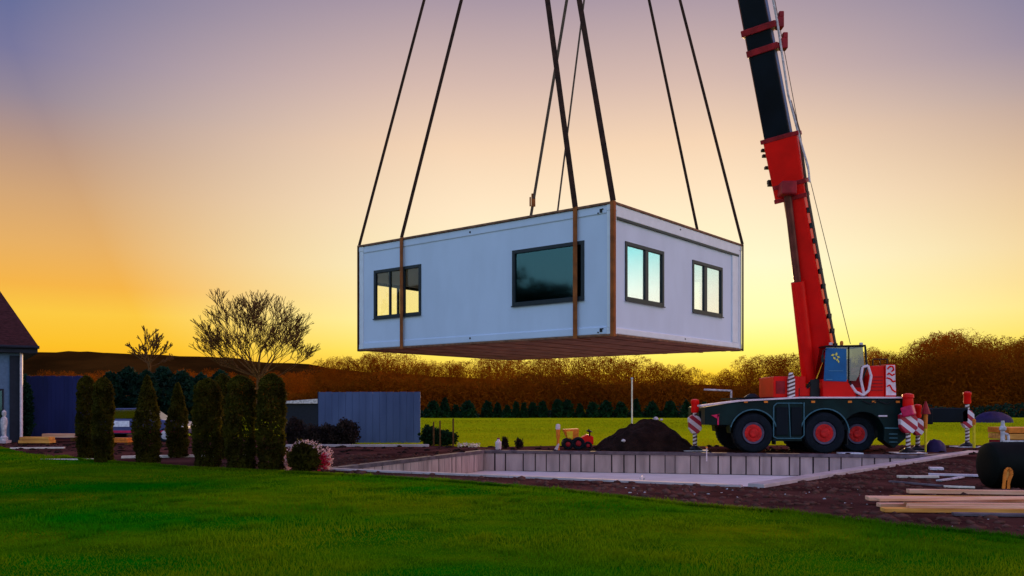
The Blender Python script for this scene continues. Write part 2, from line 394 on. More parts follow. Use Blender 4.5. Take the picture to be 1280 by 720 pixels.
# ------------------------------------------------------------------ pit walls
def pit_wall(a, b, label, pw=.44):
    a = Vector((*a, 0)); b = Vector((*b, 0)); d = (b-a); L_ = d.length; d.normalize(); nrm = Vector((-d.y, d.x, 0))
    if nrm.dot(Vector((cx, cy, 0))-a) < 0: nrm = -nrm               # towards the inside
    t = thing('pit_wall', (a.x, a.y, -.80), label, 'retaining wall', 'formwork walls around the foundation pit')
    s = MB(); p = MB(); R = Matrix.Rotation(math.atan2(d.y, d.x), 3, 'Z')
    m = (a+b)/2
    s.box(m-nrm*.06+Vector((0, 0, -.40)), (L_, .12, .80), R); s.build('backing', M['seam'], t)
    k = max(1, round(L_/pw)); wd = L_/k
    cuts = [0]+[i+random.uniform(-.22, .22) for i in range(1, k)]+[k]
    for i in range(k):
        wi = wd*(cuts[i+1]-cuts[i]); c = a+d*(wd*(cuts[i]+cuts[i+1])/2); wob = random.uniform(-.008, .008)
        p.box(c+nrm*(.014+wob)+Vector((0, 0, -.378+random.uniform(-.008, .008))), (wi-random.uniform(.02, .06), .026, .60), R)
        if random.random() < .5: p.box(c+d*wd*random.uniform(-.3, .3)+nrm*(.032+wob)+Vector((0, 0, -.38)), (.035, .012, .59), R)
    p.build('board_facing', M['formwork'], t, bevel=.004)
    c = MB(); c.box(m-nrm*.05+Vector((0, 0, -.022)), (L_+.1, .26, .10), R); c.build('cap', M['cap'], t, bevel=.006)
    return t
pit_wall(P1, P2, 'short boarded pit wall running back from the round bush on the left')
pit_wall(P2, P5, 'long boarded pit wall facing the lawn in front of the soil mound and crane')
pit_wall(P5, P3, 'boarded pit wall at the right under the striped rear jacks')
def kerb(name, a, b, w, h, label, m, z0=0, sink=.6, cat='kerb'):
    a = Vector((*a, 0)); b = Vector((*b, 0)); d = b-a; R = Matrix.Rotation(math.atan2(d.y, d.x), 3, 'Z')
    mb = MB(); k = max(1, int(d.length/2.4)); 
    for i in range(k):
        c = a+d*((i+.5)/k)
        mb.box(c+Vector((0, 0, z0+(h-sink)/2)), (d.length/k-.012, w, h+sink), R)
    return tag(mb.build(name, m, bevel=.012, loc=(a.x, a.y, 0)), label, cat)
kerb('pit_kerb', (-4.6, 21.5), (4.5, 16.95), .16, .045, 'pale concrete kerb along the near edge of the pit', M['concrete'])
kerb('pit_kerb', (4.75, 16.9), (15.6, 29.3), .34, .07, 'wide pale concrete kerb running back along the right edge of the pit', M['concrete'])
kerb('path_kerb', (-9.2, 33.4), (-3.2, 33.5), .14, .09, 'pale kerb line behind the round bush in front of the low hedge', M['concrete'], sink=.02)
kerb('path_edging', (-14.3, 24.9), (-12.0, 25.2), .16, .05, 'white edging strip at the left end of the cypress row', M['palewood'], sink=.02, cat='edging')
kerb('path_edging', (-11.8, 26.2), (-8.2, 27.3), .2, .07, 'white edging strip seen between the cypress shrubs', M['palewood'], sink=.02, cat='edging')
kerb('path_edging', (-18.4, 31.8), (-16.6, 32.2), .16, .05, 'white edging strip on the grass near the house', M['palewood'], sink=.02, cat='edging')
# stake standing in the pit by the near kerb
t = thing('survey_stake', (P(812,600,17.6).x, 18.6, -.8), 'small pale stake standing at the near pit edge', 'stake')
mb = MB(); xx = t.location.x; mb.tube((xx, 18.6, -.80), (xx, 18.6, .08), .022, .02); mb.build('post', M['pinkwhite'], t)
mb = MB(); mb.bx(xx-.06, xx+.06, 18.585, 18.6, .0, .05); mb.build('tag_plate', M['stone'], t)
t = thing('survey_stake', (P(532,580,29).x, 27.3, 0), 'thin pale stake on the far pit edge beside the soil mound', 'stake')
xx = P(886,560,27.6).x; t.location = (xx, 27.9, 0)
mb = MB(); mb.tube((xx, 27.9, -.2), (xx, 27.9, .22), .02, .018); mb.build('post', M['pinkwhite'], t)
mb = MB(); mb.bx(xx-.03, xx+.03, 27.87, 27.93, .22, .26); mb.build('stake_head', M['orange'], t)

# ------------------------------------------------------------------ house module
O = Vector((2.139, 18.4, 0)); A = Vector((-.7757, .6313, 0)).normalized(); A = Vector((-1332/F, 1, 0)).normalized(); B = Vector((883/F, 1, 0)).normalized()
LA, LB, Z0, Z1 = 8.10, 6.41, 3.10, 5.90
mod = thing('house_module', (O.x, O.y, Z0), 'white container house module hanging level on the slings above the pit', 'house module')
def W(u, v, z): return O+A*u+B*v+Vector((0, 0, z))
def obox(mb, u0, u1, v0, v1, z0, z1):
    mb.add([W(u, v, z) for u in (u0, u1) for v in (v0, v1) for z in (z0, z1)], [(0,1,3,2),(4,6,7,5),(0,4,5,1),(2,3,7,6),(0,2,6,4),(1,5,7,3)])
def wall(axis, at, inner, lo, hi, z0, z1, holes, label=None):
    """wall slab with window holes; axis 'u' runs along A at v=at, axis 'v' along B at u=at"""
    us = sorted({lo, hi, *[h[0] for h in holes], *[h[1] for h in holes]}); zs = sorted({z0, z1, *[h[2] for h in holes], *[h[3] for h in holes]})
    mb = MB(); a0, a1 = at, inner
    def pt(s, w, z): return W(s, w, z) if axis == 'u' else W(w, s, z)
    inh = lambda i, j: any(h[0] <= (us[i]+us[i+1])/2 <= h[1] and h[2] <= (zs[j]+zs[j+1])/2 <= h[3] for h in holes)
    for i in range(len(us)-1):
        for j in range(len(zs)-1):
            if inh(i, j): continue
            for w in (a0, a1): mb.add([pt(us[i], w, zs[j]), pt(us[i+1], w, zs[j]), pt(us[i+1], w, zs[j+1]), pt(us[i], w, zs[j+1])], [(0,1,2,3)])
    for h in holes+[(lo, hi, z0, z1)]:
        for p, q in (((h[0],h[2]),(h[1],h[2])),((h[1],h[2]),(h[1],h[3])),((h[1],h[3]),(h[0],h[3])),((h[0],h[3]),(h[0],h[2]))):
            mb.add([pt(p[0],a0,p[1]), pt(q[0],a0,q[1]), pt(q[0],a1,q[1]), pt(p[0],a1,p[1])], [(0,1,2,3)])
    o = MB(); o.v = mb.v; o.f = mb.f
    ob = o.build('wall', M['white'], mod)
    bm = bmesh.new(); bm.from_mesh(ob.data); bmesh.ops.remove_doubles(bm, verts=bm.verts, dist=.0005); bmesh.ops.recalc_face_normals(bm, faces=bm.faces); bm.to_mesh(ob.data); bm.free()
    if label: ob['label'] = label
    return ob
HA = (5.77, 7.52, 3.91, 5.18); HB = (.76, 2.757, 3.91, 5.18); HC = (.577, 2.248, 3.90, 5.16); HD = (3.685, 5.32, 3.90, 5.16)
HE = (.35, 3.6, 3.55, 4.98); HF = (1.0, 3.4, 3.9, 5.1); HG = (5.0, 7.4, 3.9, 5.1)
iz0, iz1 = Z0+.16, Z1-.12
wall('u', .03, .13, .13, LA-.13, iz0, iz1, [HA, HB], 'long white wall with two windows')
wall('u', LB-.03, LB-.13, .13, LA-.13, iz0, iz1, [HF, HG])
wall('v', .05, .13, .13, LB-.13, iz0, iz1, [HC, HD], 'short white wall with two pale reflecting windows')
wall('v', LA-.03, LA-.13, .13, LB-.13, iz0, iz1, [HE])
def window(axis, at, h, mull, glass, sgn=1, fw=.07, label=None):
    """dark frame in a hole; sgn +1 when the outside is towards smaller w"""
    def bb(mb, s0, s1, w0, w1, z0, z1):
        if axis == 'u': obox(mb, s0, s1, w0, w1, z0, z1)
        else: obox(mb, w0, w1, s0, s1, z0, z1)
    mb = MB(); w0, w1 = at-.022*sgn, at+.05*sgn
    bb(mb, h[0]-.012, h[0]+fw, w0, w1, h[2]-.012, h[3]+.012); bb(mb, h[1]-fw, h[1]+.012, w0, w1, h[2]-.012, h[3]+.012)
    bb(mb, h[0]+fw, h[1]-fw, w0+.001*sgn, w1, h[2]-.012, h[2]+fw); bb(mb, h[0]+fw, h[1]-fw, w0+.001*sgn, w1, h[3]-fw, h[3]+.012)
    for s, ww in mull: bb(mb, s-ww/2, s+ww/2, w0+.006*sgn, w1-.004*sgn, h[2]+fw, h[3]-fw)
    f = mb.build('window', M['frame'], mod, bevel=.005)
    if label: f['label'] = label
    edges = [h[0]+fw]+[e for s, ww in sorted(mull) for e in (s-ww/2, s+ww/2)]+[h[1]-fw]
    for k in range(0, len(edges), 2):
        g = MB(); bb(g, edges[k], edges[k+1], at+.018*sgn, at+.024*sgn, h[2]+fw, h[3]-fw); g.build('pane', glass, f)
    sl = MB(); bb(sl, h[0]-.02, h[1]+.02, at-.05*sgn, at-.023*sgn, h[2]-.035, h[2]-.013); sl.build('sill', M['frame'], f)
    return f
window('u', .03, HA, [(5.77+.62, .06), (5.77+1.15, .05)], M['glass_clear'], label='three light window with yellow sky seen through it')
window('u', .03, HB, [], M['glass_dark'], label='wide dark picture window')
window('v', .05, HC, [(1.48, .14)], M['glass_bright'], label='two light window reflecting pale teal sky')
window('v', .05, HD, [(4.38, .16)], M['glass_bright'], label='two light window reflecting cream sky')
window('v', LA-.03, HE, [(1.4, .06), (2.5, .06)], M['glass_clear'], -1)
window('u', LB-.03, HF, [(2.2, .06)], M['glass_clear'], -1)
window('u', LB-.03, HG, [(6.2, .06)], M['glass_clear'], -1)
mb = MB(); obox(mb, .1, LA-.1, .1, LB-.1, iz1-.03, iz1+.02); mb.build('ceiling', M['inside'], mod)
mb = MB(); obox(mb, .1, LA-.1, .1, LB-.1, iz0-.06, iz0+.03); mb.build('floor_deck', M['inside'], mod)
mb = MB(); obox(mb, 4.9, 4.96, .14, LB-.14, iz0+.03, iz1-.03); obox(mb, .3, 4.9, 3.6, 3.66, iz0+.03, iz1-.03); mb.build('partition', M['inside'], mod)
# posts
for u, v in ((0, 0), (LA-.15, 0), (0, LB-.15), (LA-.15, LB-.15)):
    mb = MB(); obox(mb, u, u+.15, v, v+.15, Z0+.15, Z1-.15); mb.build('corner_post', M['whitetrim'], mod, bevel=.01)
    for z in (Z0, Z1-.15):
        mb = MB(); obox(mb, u-.006, u+.156, v-.006, v+.156, z, z+.148); cst = mb.build('corner_casting', M['whitetrim'], mod, bevel=.012)
# black slots in the castings of the near corner and bolts on rails
for z in (Z1-.14, Z0+.10):
    for q_ in ((.27, .33, -.006, .03, z-.03, z+.05), (.36, .39, -.005, .03, z-.05, z-.02), (.24, .27, -.005, .03, z+.03, z+.05)):
        mb = MB(); obox(mb, *q_); mb.build('lashing_slot', M['black'], mod)
for q_ in ((4.05, 4.09, -.004, .03, Z1-.135, Z1-.095), (4.05, 4.09, -.004, .03, Z0+.10, Z0+.14), (-.012, .03, 2.95, 3.0, Z1-.12, Z1-.09), (-.012, .03, 3.2, 3.235, Z0+.08, Z0+.11)):
    mb = MB(); obox(mb, *q_); mb.build('bolt_hole', M['black'], mod)
# rails, long sides
for v0, v1 in ((.008, .11), (LB-.11, LB-.008)):
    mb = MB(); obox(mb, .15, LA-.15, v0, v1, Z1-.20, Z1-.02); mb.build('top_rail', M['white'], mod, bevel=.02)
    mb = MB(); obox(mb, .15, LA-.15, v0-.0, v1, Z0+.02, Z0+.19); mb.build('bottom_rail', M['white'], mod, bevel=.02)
for u0, u1, s in ((-.004, .12, 1), (LA-.12, LA+.004, -1)):
    mb = MB(); obox(mb, u0, u1, .15, LB-.15, Z1-.27, Z1-.02); mb.build('top_rail', M['whitetrim'], mod, bevel=.012)
    mb = MB(); obox(mb, u0+.002, u1, .15, LB-.15, Z0+.02, Z0+.16); mb.build('bottom_rail', M['whitetrim'], mod, bevel=.02)
mb = MB(); obox(mb, .004, .049, .15, LB-.15, Z1-.315, Z1-.272); mb.build('rail_shadow_line', M['frame'], mod)  # dark strip standing in for the shadow line under the top rail
mb = MB(); obox(mb, .018, .10, LB-.52, LB-.152, Z0+.165, Z1-.272-.045); mb.build('corner_panel', M['whitetrim'], mod, bevel=.01)
mb = MB(); obox(mb, -.03, LA+.03, -.03, LB+.03, Z1-.018, Z1+.03); mb.build('roof', M['roofbrown'], mod, bevel=.006)
# underside
mb = MB(); obox(mb, .02, LA-.02, .02, LB-.02, Z0-.03, Z0+.018); un = mb.build('underside', M['under'], mod)
mb = MB()
for k in range(9): obox(mb, .4+k*.9, .52+k*.9, .1, LB-.1, Z0-.042, Z0-.032)
mb.build('floor_joists', M['under'], mod)
mb = MB(); obox(mb, -.01, LA+.01, -.012, .05, Z0-.022, Z0+.019); obox(mb, -.012, .05, .05, LB+.01, Z0-.022, Z0+.019); mb.build('edge_strip', M['roofbrown'], mod)

# ------------------------------------------------------------------ slings
tops = {'L1': (648, 23.0), 'L2': (689, 23.0), 'F1': (620, 22.2), 'F2': (643, 22.2), 'B1': (776, 24), 'B2': (781, 24), 'R1': (719.5, 23.2), 'R2': (738, 23.2)}
ZT = 22.0
def top_pt(k):
    px, Y = tops[k]; yy = HZ-(ZT-EYE)/Y*F
    return Vector(((px-640)/F*Y, Y, ZT))
SG = 'webbing slings holding up the house module'
def sling(key, u, v, wdt, m, face, label, thick=.016, shackle=False):
    a = W(u, v, Z1+.035); b = top_pt(key)
    t = thing('lifting_sling', tuple(a), label, 'lifting sling', SG)
    mb = MB(); mid = (a+b)/2+Vector((0, 0, -.10)); mb.bar(a, mid, wdt, thick, (1, 0, 0)); mb.bar(mid, b, wdt, thick, (1, 0, 0)); mb.build('hanging_leg', m, t)
    if face:
        mb = MB()
        if face == 'front':
            obox(mb, u-.055, u+.055, -.040, -.031, Z0-.03, Z1+.03); obox(mb, u-.055, u+.055, -.040, .5, Z0-.042, Z0-.031); obox(mb, u-.055, u+.055, -.038, .1, Z1+.031, Z1+.039)
        elif face == 'corner':
            obox(mb, -.042, .04, -.045, -.034, Z0-.03, Z1+.034); obox(mb, -.045, -.034, -.03, .055, Z0-.03, Z1+.034)
            obox(mb, -.04, .3, -.04, .08, Z0-.042, Z0-.031)
        elif face == 'left':
            obox(mb, LA+.034, LA+.046, -.03, .08, Z0-.03, Z1+.03); obox(mb, LA-.3, LA+.04, -.03, .08, Z0-.042, Z0-.031)
        elif face == 'right':
            obox(mb, -.046, -.034, LB-.05, LB+.03, Z0-.03, Z1+.03); obox(mb, -.046, .3, LB-.05, LB+.03, Z0-.042, Z0-.031)
        elif face == 'back':
            obox(mb, u-.05, u+.05, LB+.031, LB+.040, Z0-.03, Z1+.03); obox(mb, u-.05, u+.05, LB-.5, LB+.04, Z0-.042, Z0-.031)
        mb.build('wrapped_strap', M['strap'] if face in ('front', 'corner', 'back') else M['webbing'], t)
    if shackle:
        d = (b-a).normalized(); q = a+d*2.3; mb = MB()
        mb.box(q, (.13, .05, .42), None); mb.box(q+Vector((-.10, 0, -.05)), (.05, .05, .3), None)
        mb.build('shackle', M['strap'], t, bevel=.015)
    return t
sling('L1', LA+.02, .02, .075, M['webbing'], 'left', 'dark sling wrapping the left corner of the white module')
sling('L2', 6.416, -.03, .085, M['webbing'], 'front', 'dark sling whose brown strap crosses the three light window')
sling('F1', .95, -.03, .12, M['webbing'], 'front', 'dark sling whose brown strap crosses the wide dark window')
sling('F2', -.02, -.02, .12, M['webbing'], 'corner', 'dark sling running down the nearest corner of the white module')
sling('B1', 7.6, LB+.03, .09, M['rope'], 'back', 'brownish sling with a shackle rising behind the roof edge', shackle=True)
sling('B2', 6.43, LB+.03, .055, M['rope'], 'back', 'thinnest brownish sling rising behind the roof edge')
sling('R1', 1.2, LB+.03, .075, M['webbing'], 'back', 'dark sling reaching the roof above the cream reflecting window')
sling('R2', -.02, LB+.01, .075, M['webbing'], 'right', 'dark sling wrapping the right corner of the white module')
# spreader above the frame
sp = thing('lifting_spreader', (1.4, 23, ZT), 'steel spreader holding the tops of all the slings', 'lifting spreader')
hub = Vector((1.4, 23, ZT+.35)); 
for k in tops: MB().bar(hub, top_pt(k)+Vector((0, 0, .05)), .12, .16, (0, 0, 1)).build('spreader_arm', M['darkred'], sp)
MB().lathe([(.2, -.3), (.28, -.2), (.28, .2), (.16, .35)], hub, (0, 0, 1), 20).build('spreader_hub', M['black'], sp)
# ------------------------------------------------------------------ crane
cr = thing('mobile_crane', (10, 30.3, 0), 'red mobile crane with dark green carrier and raised telescopic boom behind the pit', 'crane')
NY, FY = 29.0, 31.7
def cp(px, py, Y=NY): return P(px, py, Y)
Z = lambda py, Y=NY: EYE+(HZ-py)/F*Y
X = lambda px, Y=NY: (px-640)/F*Y
WR = .665; ZC = WR
wheels = [(X(942), 1.0), (X(1031), 1.04), (X(1079), .93)]
# carrier body with wheel arches cut from its outline
def arch(xc, r, n=14): return [(xc+r*math.cos(t), ZC+r*math.sin(t)) for t in [PI-PI*i/n for i in range(n+1)]]
zt = Z(499)
outline = [(X(881), Z(531)), (X(881), Z(509)), (X(925), Z(502)), (X(1000), zt), (X(1141), zt), (X(1143), Z(515)), (X(1136), Z(545)), (X(1118), Z(560)), (X(1102), Z(562))]
poly = outline[:]
for xc, k in reversed(wheels):
    r = WR*k+.10
    a = arch(xc, r)[::-1]
    a = [p for p in a if p[1] > .42]
    poly += a
    if xc == wheels[1][0]: pass
poly2 = []
for p in poly: poly2.append(p)
poly2 += [(X(905), Z(531))]
# guard against overlap of the second and third arch: drop points inside the other arch
def inside_other(p, own):
    return any(i != own and math.hypot(p[0]-w_[0], p[1]-ZC) < WR*w_[1]+.0999 for i, w_ in enumerate(wheels))
clean = outline[:-1]+[(X(1105), .42)]
for own in (2, 1, 0):
    xc, k = wheels[own]; a = [p for p in arch(xc, WR*k+.10, 22)[::-1] if p[1] > .42]
    clean += [p for p in a if not inside_other(p, own)]
    if own == 1: clean += [(X(1003), .40), (X(966), .40)]
clean += [(X(912), Z(531))]
def body(y0, y1, name, m):
    mb = MB(); pl = [Vector((p[0], y0, p[1])) for p in clean]; n_ = len(pl)
    tri = tessellate_polygon([pl]); vs = pl+[v+Vector((0, y1-y0, 0)) for v in pl]
    mb.add(vs, list(tri)+[(c+n_, b+n_, a+n_) for a, b, c in tri]+[(i, (i+1)%n_, n_+(i+1)%n_, n_+i) for i in range(n_)])
    return mb.build(name, m, cr, bevel=0)
body(NY+.02, NY+.55, 'carrier_side', M['teal'])
body(FY-.55, FY-.02, 'carrier_side', M['teal'])
mb = MB(); mb.prism([(X(886), NY+.55, Z(529)), (X(886), NY+.55, Z(510)), (X(925), NY+.55, Z(503)), (X(1000), NY+.55, zt-.01), (X(1138), NY+.55, zt-.01), (X(1130), NY+.55, .75), (X(930), NY+.55, .75)], (0, FY-NY-1.1, 0)); mb.build('chassis', M['boomdark'], cr)
# deck edge
mb = MB(); y_ = NY-.02
for a, b in (((875, 508), (925, 501.5)), ((925, 501.5), (1000, 497.6)), ((1000, 497.6), (1141, 497.6))):
    mb.bar(cp(*a)+Vector((0, .2, .015)), cp(*b)+Vector((0, .2, .015)), .50, .055, (0, 1, 0))
mb.build('deck_edge', M['pinkwhite'], cr, bevel=.01)
mb = MB(); mb.bx(X(925), X(1140), NY+.46, FY-.04, zt, zt+.05); mb.build('deck', M['boomdark'], cr)
# trim lines: wheel arch lips and locker outline
for own in (0, 1):
    xc, k = wheels[own]; r = WR*k+.125; pts = [Vector((p[0], NY, p[1])) for p in arch(xc, r, 24) if p[1] > (.85 if own == 0 else .5)]
    MB().path(pts, .022, 6).build('arch_lip', M['tealline'], cr)
mb = MB(); mb.path([cp(967, 546), cp(967, 508), cp(971, 504), cp(1003, 504)], .020, 6); mb.path([cp(967, 546), cp(971, 548), cp(1001, 548), cp(1005, 544), cp(1005, 503)], .02, 6); mb.path([cp(986, 503), cp(988, 547)], .015, 6)
mb.build('locker_outline', M['tealline'], cr)
mb = MB(); mb.bx(X(970), X(985), NY-.03, NY+.03, Z(544), Z(509)); mb.bx(X(989), X(1002), NY-.03, NY+.03, Z(544), Z(509)); mb.build('locker_door', M['boomdark'], cr, bevel=.012)
MB().bx(X(1098), X(1109), NY-.02, NY+.03, Z(521), Z(519)).build('side_lamp', M['pinkwhite'], cr, bevel=.01)
MB().bar(cp(1106, 535, NY), cp(1130, 535.5, NY), .05, .04, (0, 1, 0)).build('step_bar', M['tealline'], cr)
# exhaust rails and pink flag on the front overhang
mb = MB(); mb.path([cp(880, 487, 30.5), cp(914, 488.5, 30.5), cp(914, 503, 30.5)], .035, 6); mb.build('handrail', M['stone'], cr)
mb = MB(); mb.prism([cp(889, 519, NY-.03), cp(899, 517.5, NY-.03), cp(898, 521, NY-.03), cp(896, 523, NY-.03)], (0, .02, 0)); mb.bx(X(896.5), X(898.3), NY-.03, NY-.01, Z(531), Z(518)); mb.build('warning_flag', M['lampred'], cr)
mb = MB(); mb.lathe([(.25, 0), (.28, .1), (.1, .22)], cp(940, 500, 30.3), (0, 0, 1), 18); mb.build('deck_hatch', M['black'], cr)
# wheels, near and far side
def wheel(xc, k, y, out):
    r = WR*k; zc = r if k <= 1 else WR
    tb = MB(); prof = [(r*.56, .06), (r*.60, .0), (r*.80, -.045), (r*.93, -.03), (r*.985, .02), (r, .08), (r, .34), (r*.985, .40), (r*.9, .44), (r*.5, .42)]
    tb.lathe(prof, (xc, y, zc), (0, out, 0), 48)
    for i in range(36):                                   # tread lugs
        t_ = 2*PI*i/36; c_ = Vector((xc+math.cos(t_)*r*.992, y+out*.21, zc+math.sin(t_)*r*.992)); tb.box(c_, (.035, .30, .05), Matrix.Rotation(-t_, 3, 'Y'))
    ty = tb.build('wheel', M['tyre'], cr, smooth=True)
    MB().lathe([(r*.36, .05), (r*.5, -.01), (r*.54, -.025), (r*.56, .02), (r*.55, .08)], (xc, y, zc), (0, out, 0), 40).build('rim', M['rim'], ty, smooth=True)
    hb = MB(); hb.lathe([(r*.14, -.07), (r*.2, -.06), (r*.24, .0), (r*.43, .0), (r*.45, .06)], (xc, y-out*.0, zc), (0, out, 0), 32)
    for i in range(10):
        t_ = 2*PI*i/10; hb.tube((xc+math.cos(t_)*r*.33, y-out*.03, zc+math.sin(t_)*r*.33), (xc+math.cos(t_)*r*.33, y+out*.02, zc+math.sin(t_)*r*.33), .028, .028, 6)
    hb.build('hub', M['hub'], ty)
for xc, k in wheels:
    wheel(xc, k, NY+(.03 if k > .95 else .50), 1); wheel(xc, k, FY-.03, -1)
# superstructure
MB().lathe([(.95, 0), (.95, .14), (.85, .2)], (X(1040, 30.35), 30.35, zt+.04), (0, 0, 1), 40).build('turntable', M['black'], cr, smooth=True)
mb = MB(); mb.bx(X(1002), X(1128), 29.45, 31.2, zt+.10, Z(484)); mb.build('slewing_deck', M['red'], cr, bevel=.03)
mb = MB(); mb.bx(X(971), X(1003), 29.35, 31.1, zt+.06, Z(470)); mb.build('winch_housing', M['red'], cr, bevel=.03)
mb = MB(); mb.bx(X(988), X(996), 29.18, 29.33, zt+.06, Z(473)); mb.lathe([(.09, 0), (.11, .05), (.06, .2), (.02, .16)], (X(992), 29.26, Z(473)), (0, 0, 1), 12); mb.build('warning_panel', M['stripe_small'], cr)
mb = MB(); mb.bx(X(1004), X(1014), 29.5, 30.9, Z(497), Z(470)); mb.build('boom_bracket', M['red'], cr, bevel=.03)
mb = MB(); mb.bx(X(1018), X(1029), 29.38, 29.44, Z(496), Z(474)); mb.build('deck_recess', M['black'], cr)
mb = MB(); mb.bx(X(1090), X(1111), 29.3, 31.2, Z(497), Z(457)); mb.build('counterweight', M['red'], cr, bevel=.04)
# marked panel: pale plate with red loops
mb = MB(); mb.bx(X(1111), X(1124), 29.26, 31.2, Z(497), Z(455)); pl = mb.build('hazard_plate', M['red'], cr, bevel=.03)
mb = MB(); mb.prism([(X(1111.5), 29.235, Z(494)), (X(1111.5), 29.235, Z(456)), (X(1122.5), 29.235, Z(456)), (X(1124), 29.235, Z(494))], (0, .02, 0)); mb.build('plate_face', M['pinkwhite'], pl)
mb = MB()
for pts in (((1113, 461), (1116, 457.5), (1120, 458), (1121, 462), (1118, 464)), ((1113, 468), (1115, 466), (1119, 469), (1122, 467)), ((1112, 472), (1117, 473.5), (1120, 477), (1123, 476)), ((1112.5, 483), (1116, 481), (1119, 487), (1123.5, 490))):
    mb.path([Vector((X(a_), 29.23, Z(b_))) for a_, b_ in pts], .028, 6)
mb.build('plate_marks', M['red'], pl)
# cab: red lower shell, glass, blue side panel
y0 = 29.15
mb = MB(); mb.prism([(X(1031), y0, Z(496)), (X(1030), y0, Z(474)), (X(1063), y0, Z(474)), (X(1072), y0, Z(494)), (X(1072), y0, Z(497))], (0, 1.0, 0)); cab = mb.build('cab', M['red'], cr, bevel=.03)
mb = MB(); mb.prism([(X(1031.5), y0-.03, Z(476)), (X(1034), y0-.03, Z(434.5)), (X(1060), y0-.03, Z(435.5)), (X(1060.5), y0-.03, Z(477))], (0, .05, 0)); sg = mb.build('side_panel', M['sign'], cab, bevel=.02)
sg['label'] = 'blue side panel with a yellow flower emblem'
mb = MB()
for dx_, dy_, a_, L_ in ((-3, -2.5, 20, .13), (1.5, -3.5, 75, .13), (-1, 1.5, -50, .12), (4, 0, 150, .12), (2.6, 3.4, 60, .10), (4.2, 5.6, 100, .10)):
    c_ = Vector((X(1045.5+dx_), y0-.036, Z(446+dy_))); a_ = math.radians(a_); d_ = Vector((math.cos(a_), 0, math.sin(a_))); n_ = Vector((-d_.z, 0, d_.x))
    mb.prism([c_-d_*L_*.55, c_-n_*L_*.30, c_+d_*L_*.55, c_+n_*L_*.30], (0, -.008, 0))
mb.build('emblem', M['yellow'], cab)
mb = MB(); mb.bx(X(1037.5), X(1055.5), y0-.042, y0-.03, Z(463.6), Z(463.0)); mb.bx(X(1034), X(1042), y0-.042, y0-.03, Z(474.8), Z(474.0)); mb.build('panel_lines', M['signline'], cab)
mb = MB(); mb.prism([(X(1033), y0+.02, Z(474)), (X(1035), y0+.02, Z(434)), (X(1081), y0+.02, Z(433)), (X(1083), y0+.02, Z(458)), (X(1072), y0+.02, Z(476))], (0, .94, 0)); mb.build('cab_glazing', M['cabglass'], cab)
mb = MB()
for a, b, r in (((1061, 477), (1061, 434), .022), ((1081.5, 433), (1083.5, 460), .035), ((1034, 433), (1082, 432), .03), ((1061, 477), (1072, 494), .03), ((1083, 460), (1078, 474), .03)):
    for yy in (y0, y0+.98): mb.tube(P(*a, yy), P(*b, yy), r, r, 6)
mb.bx(X(1034), X(1082), y0, y0+.98, Z(433.5), Z(431.5)); mb.build('cab_pillars', M['black'], cab)
mb = MB(); mb.path([cp(1064, 481, y0-.02), cp(1070, 490, y0-.02), cp(1079, 494, y0-.02), cp(1086, 488, y0-.02), cp(1089, 470, y0-.02), cp(1085, 457, y0-.02), cp(1078, 459, y0-.02), cp(1076, 474, y0-.02), cp(1080, 493, y0-.02)], .045, 8); mb.build('entry_rail', M['pinkwhite'], cab)
mb = MB(); mb.bx(X(1063), X(1071), y0+.3, y0+.8, Z(470), Z(448)); mb.bx(X(1063), X(1076), y0+.25, y0+.8, Z(473), Z(468)); mb.build('seat', M['rope'], cab, bevel=.03)
mb = MB(); mb.bx(X(1072), X(1090), 29.6, 31.0, Z(496), Z(468)); mb.build('engine_cover', M['darkred'], cr, bevel=.03)
# vents, seams, rails, lamps, mirrors, hoses
for k in range(5): MB().bx(X(1093), X(1108), 29.27, 29.31, Z(488-k*4.2), Z(487-k*4.2)).build('vent_slat', M['darkred'], cr)
MB().bx(X(974), X(985), 29.32, 29.36, Z(492), Z(476)).build('access_panel', M['darkred'], cr, bevel=.01)
for px in (1004, 1030, 1052, 1090): MB().bx(X(px), X(px)+.025, 29.43, 29.47, zt+.12, Z(485)).build('panel_seam', M['black'], cr)
mb = MB(); mb.path([cp(1091, 457, 29.35), cp(1091, 449, 29.35), cp(1109, 449, 29.35), cp(1109, 457, 29.35)], .018, 6); mb.tube(cp(1100, 457, 29.35), cp(1100, 449, 29.35), .016); mb.build('guard_rail', M['black'], cr)
mb = MB(); mb.path([cp(1034, 436, 29.1), cp(1029, 438, 29.0), cp(1028, 446, 29.0)], .015, 6); mb.bx(X(1026.5), X(1029.5), 28.97, 29.0, Z(453), Z(444)); mb.build('mirror', M['black'], cr)
MB().lathe([(.05, 0), (.06, .05), (.05, .13), (.01, .15)], cp(1052, 431.5, 29.6), (0, 0, 1), 12).build('beacon', M['orange'], cr, smooth=True)
for px in (1038, 1076): MB().bx(X(px), X(px)+.10, 29.06, 29.14, Z(431), Z(428)).build('work_lamp', M['stone'], cr, bevel=.01)
mb = MB(); mb.path([cp(1008, 486, 29.5), cp(1012, 478, 29.45), cp(1020, 474, 29.5), cp(1026, 480, 29.5)], .03, 6); mb.path([cp(1006, 488, 29.5), cp(1013, 482, 29.4), cp(1022, 480, 29.5)], .022, 6); mb.build('hydraulic_hose', M['black'], cr)
MB().bx(X(1126), X(1136), NY-.03, NY+.02, Z(528), Z(519)).build('tail_lamp', M['lampred'], cr, bevel=.01)
for k in range(3): MB().bx(X(1111), X(1121), NY-.06, NY+.0, Z(543+k*5), Z(542+k*5)).build('ladder_rung', M['tealline'], cr)
for px in (930, 955, 1014, 1060, 1090, 1120): MB().bx(X(px), X(px)+.12, NY-.025, NY+.03, Z(503.5), Z(501)).build('marker_lamp', M['orange'], cr)
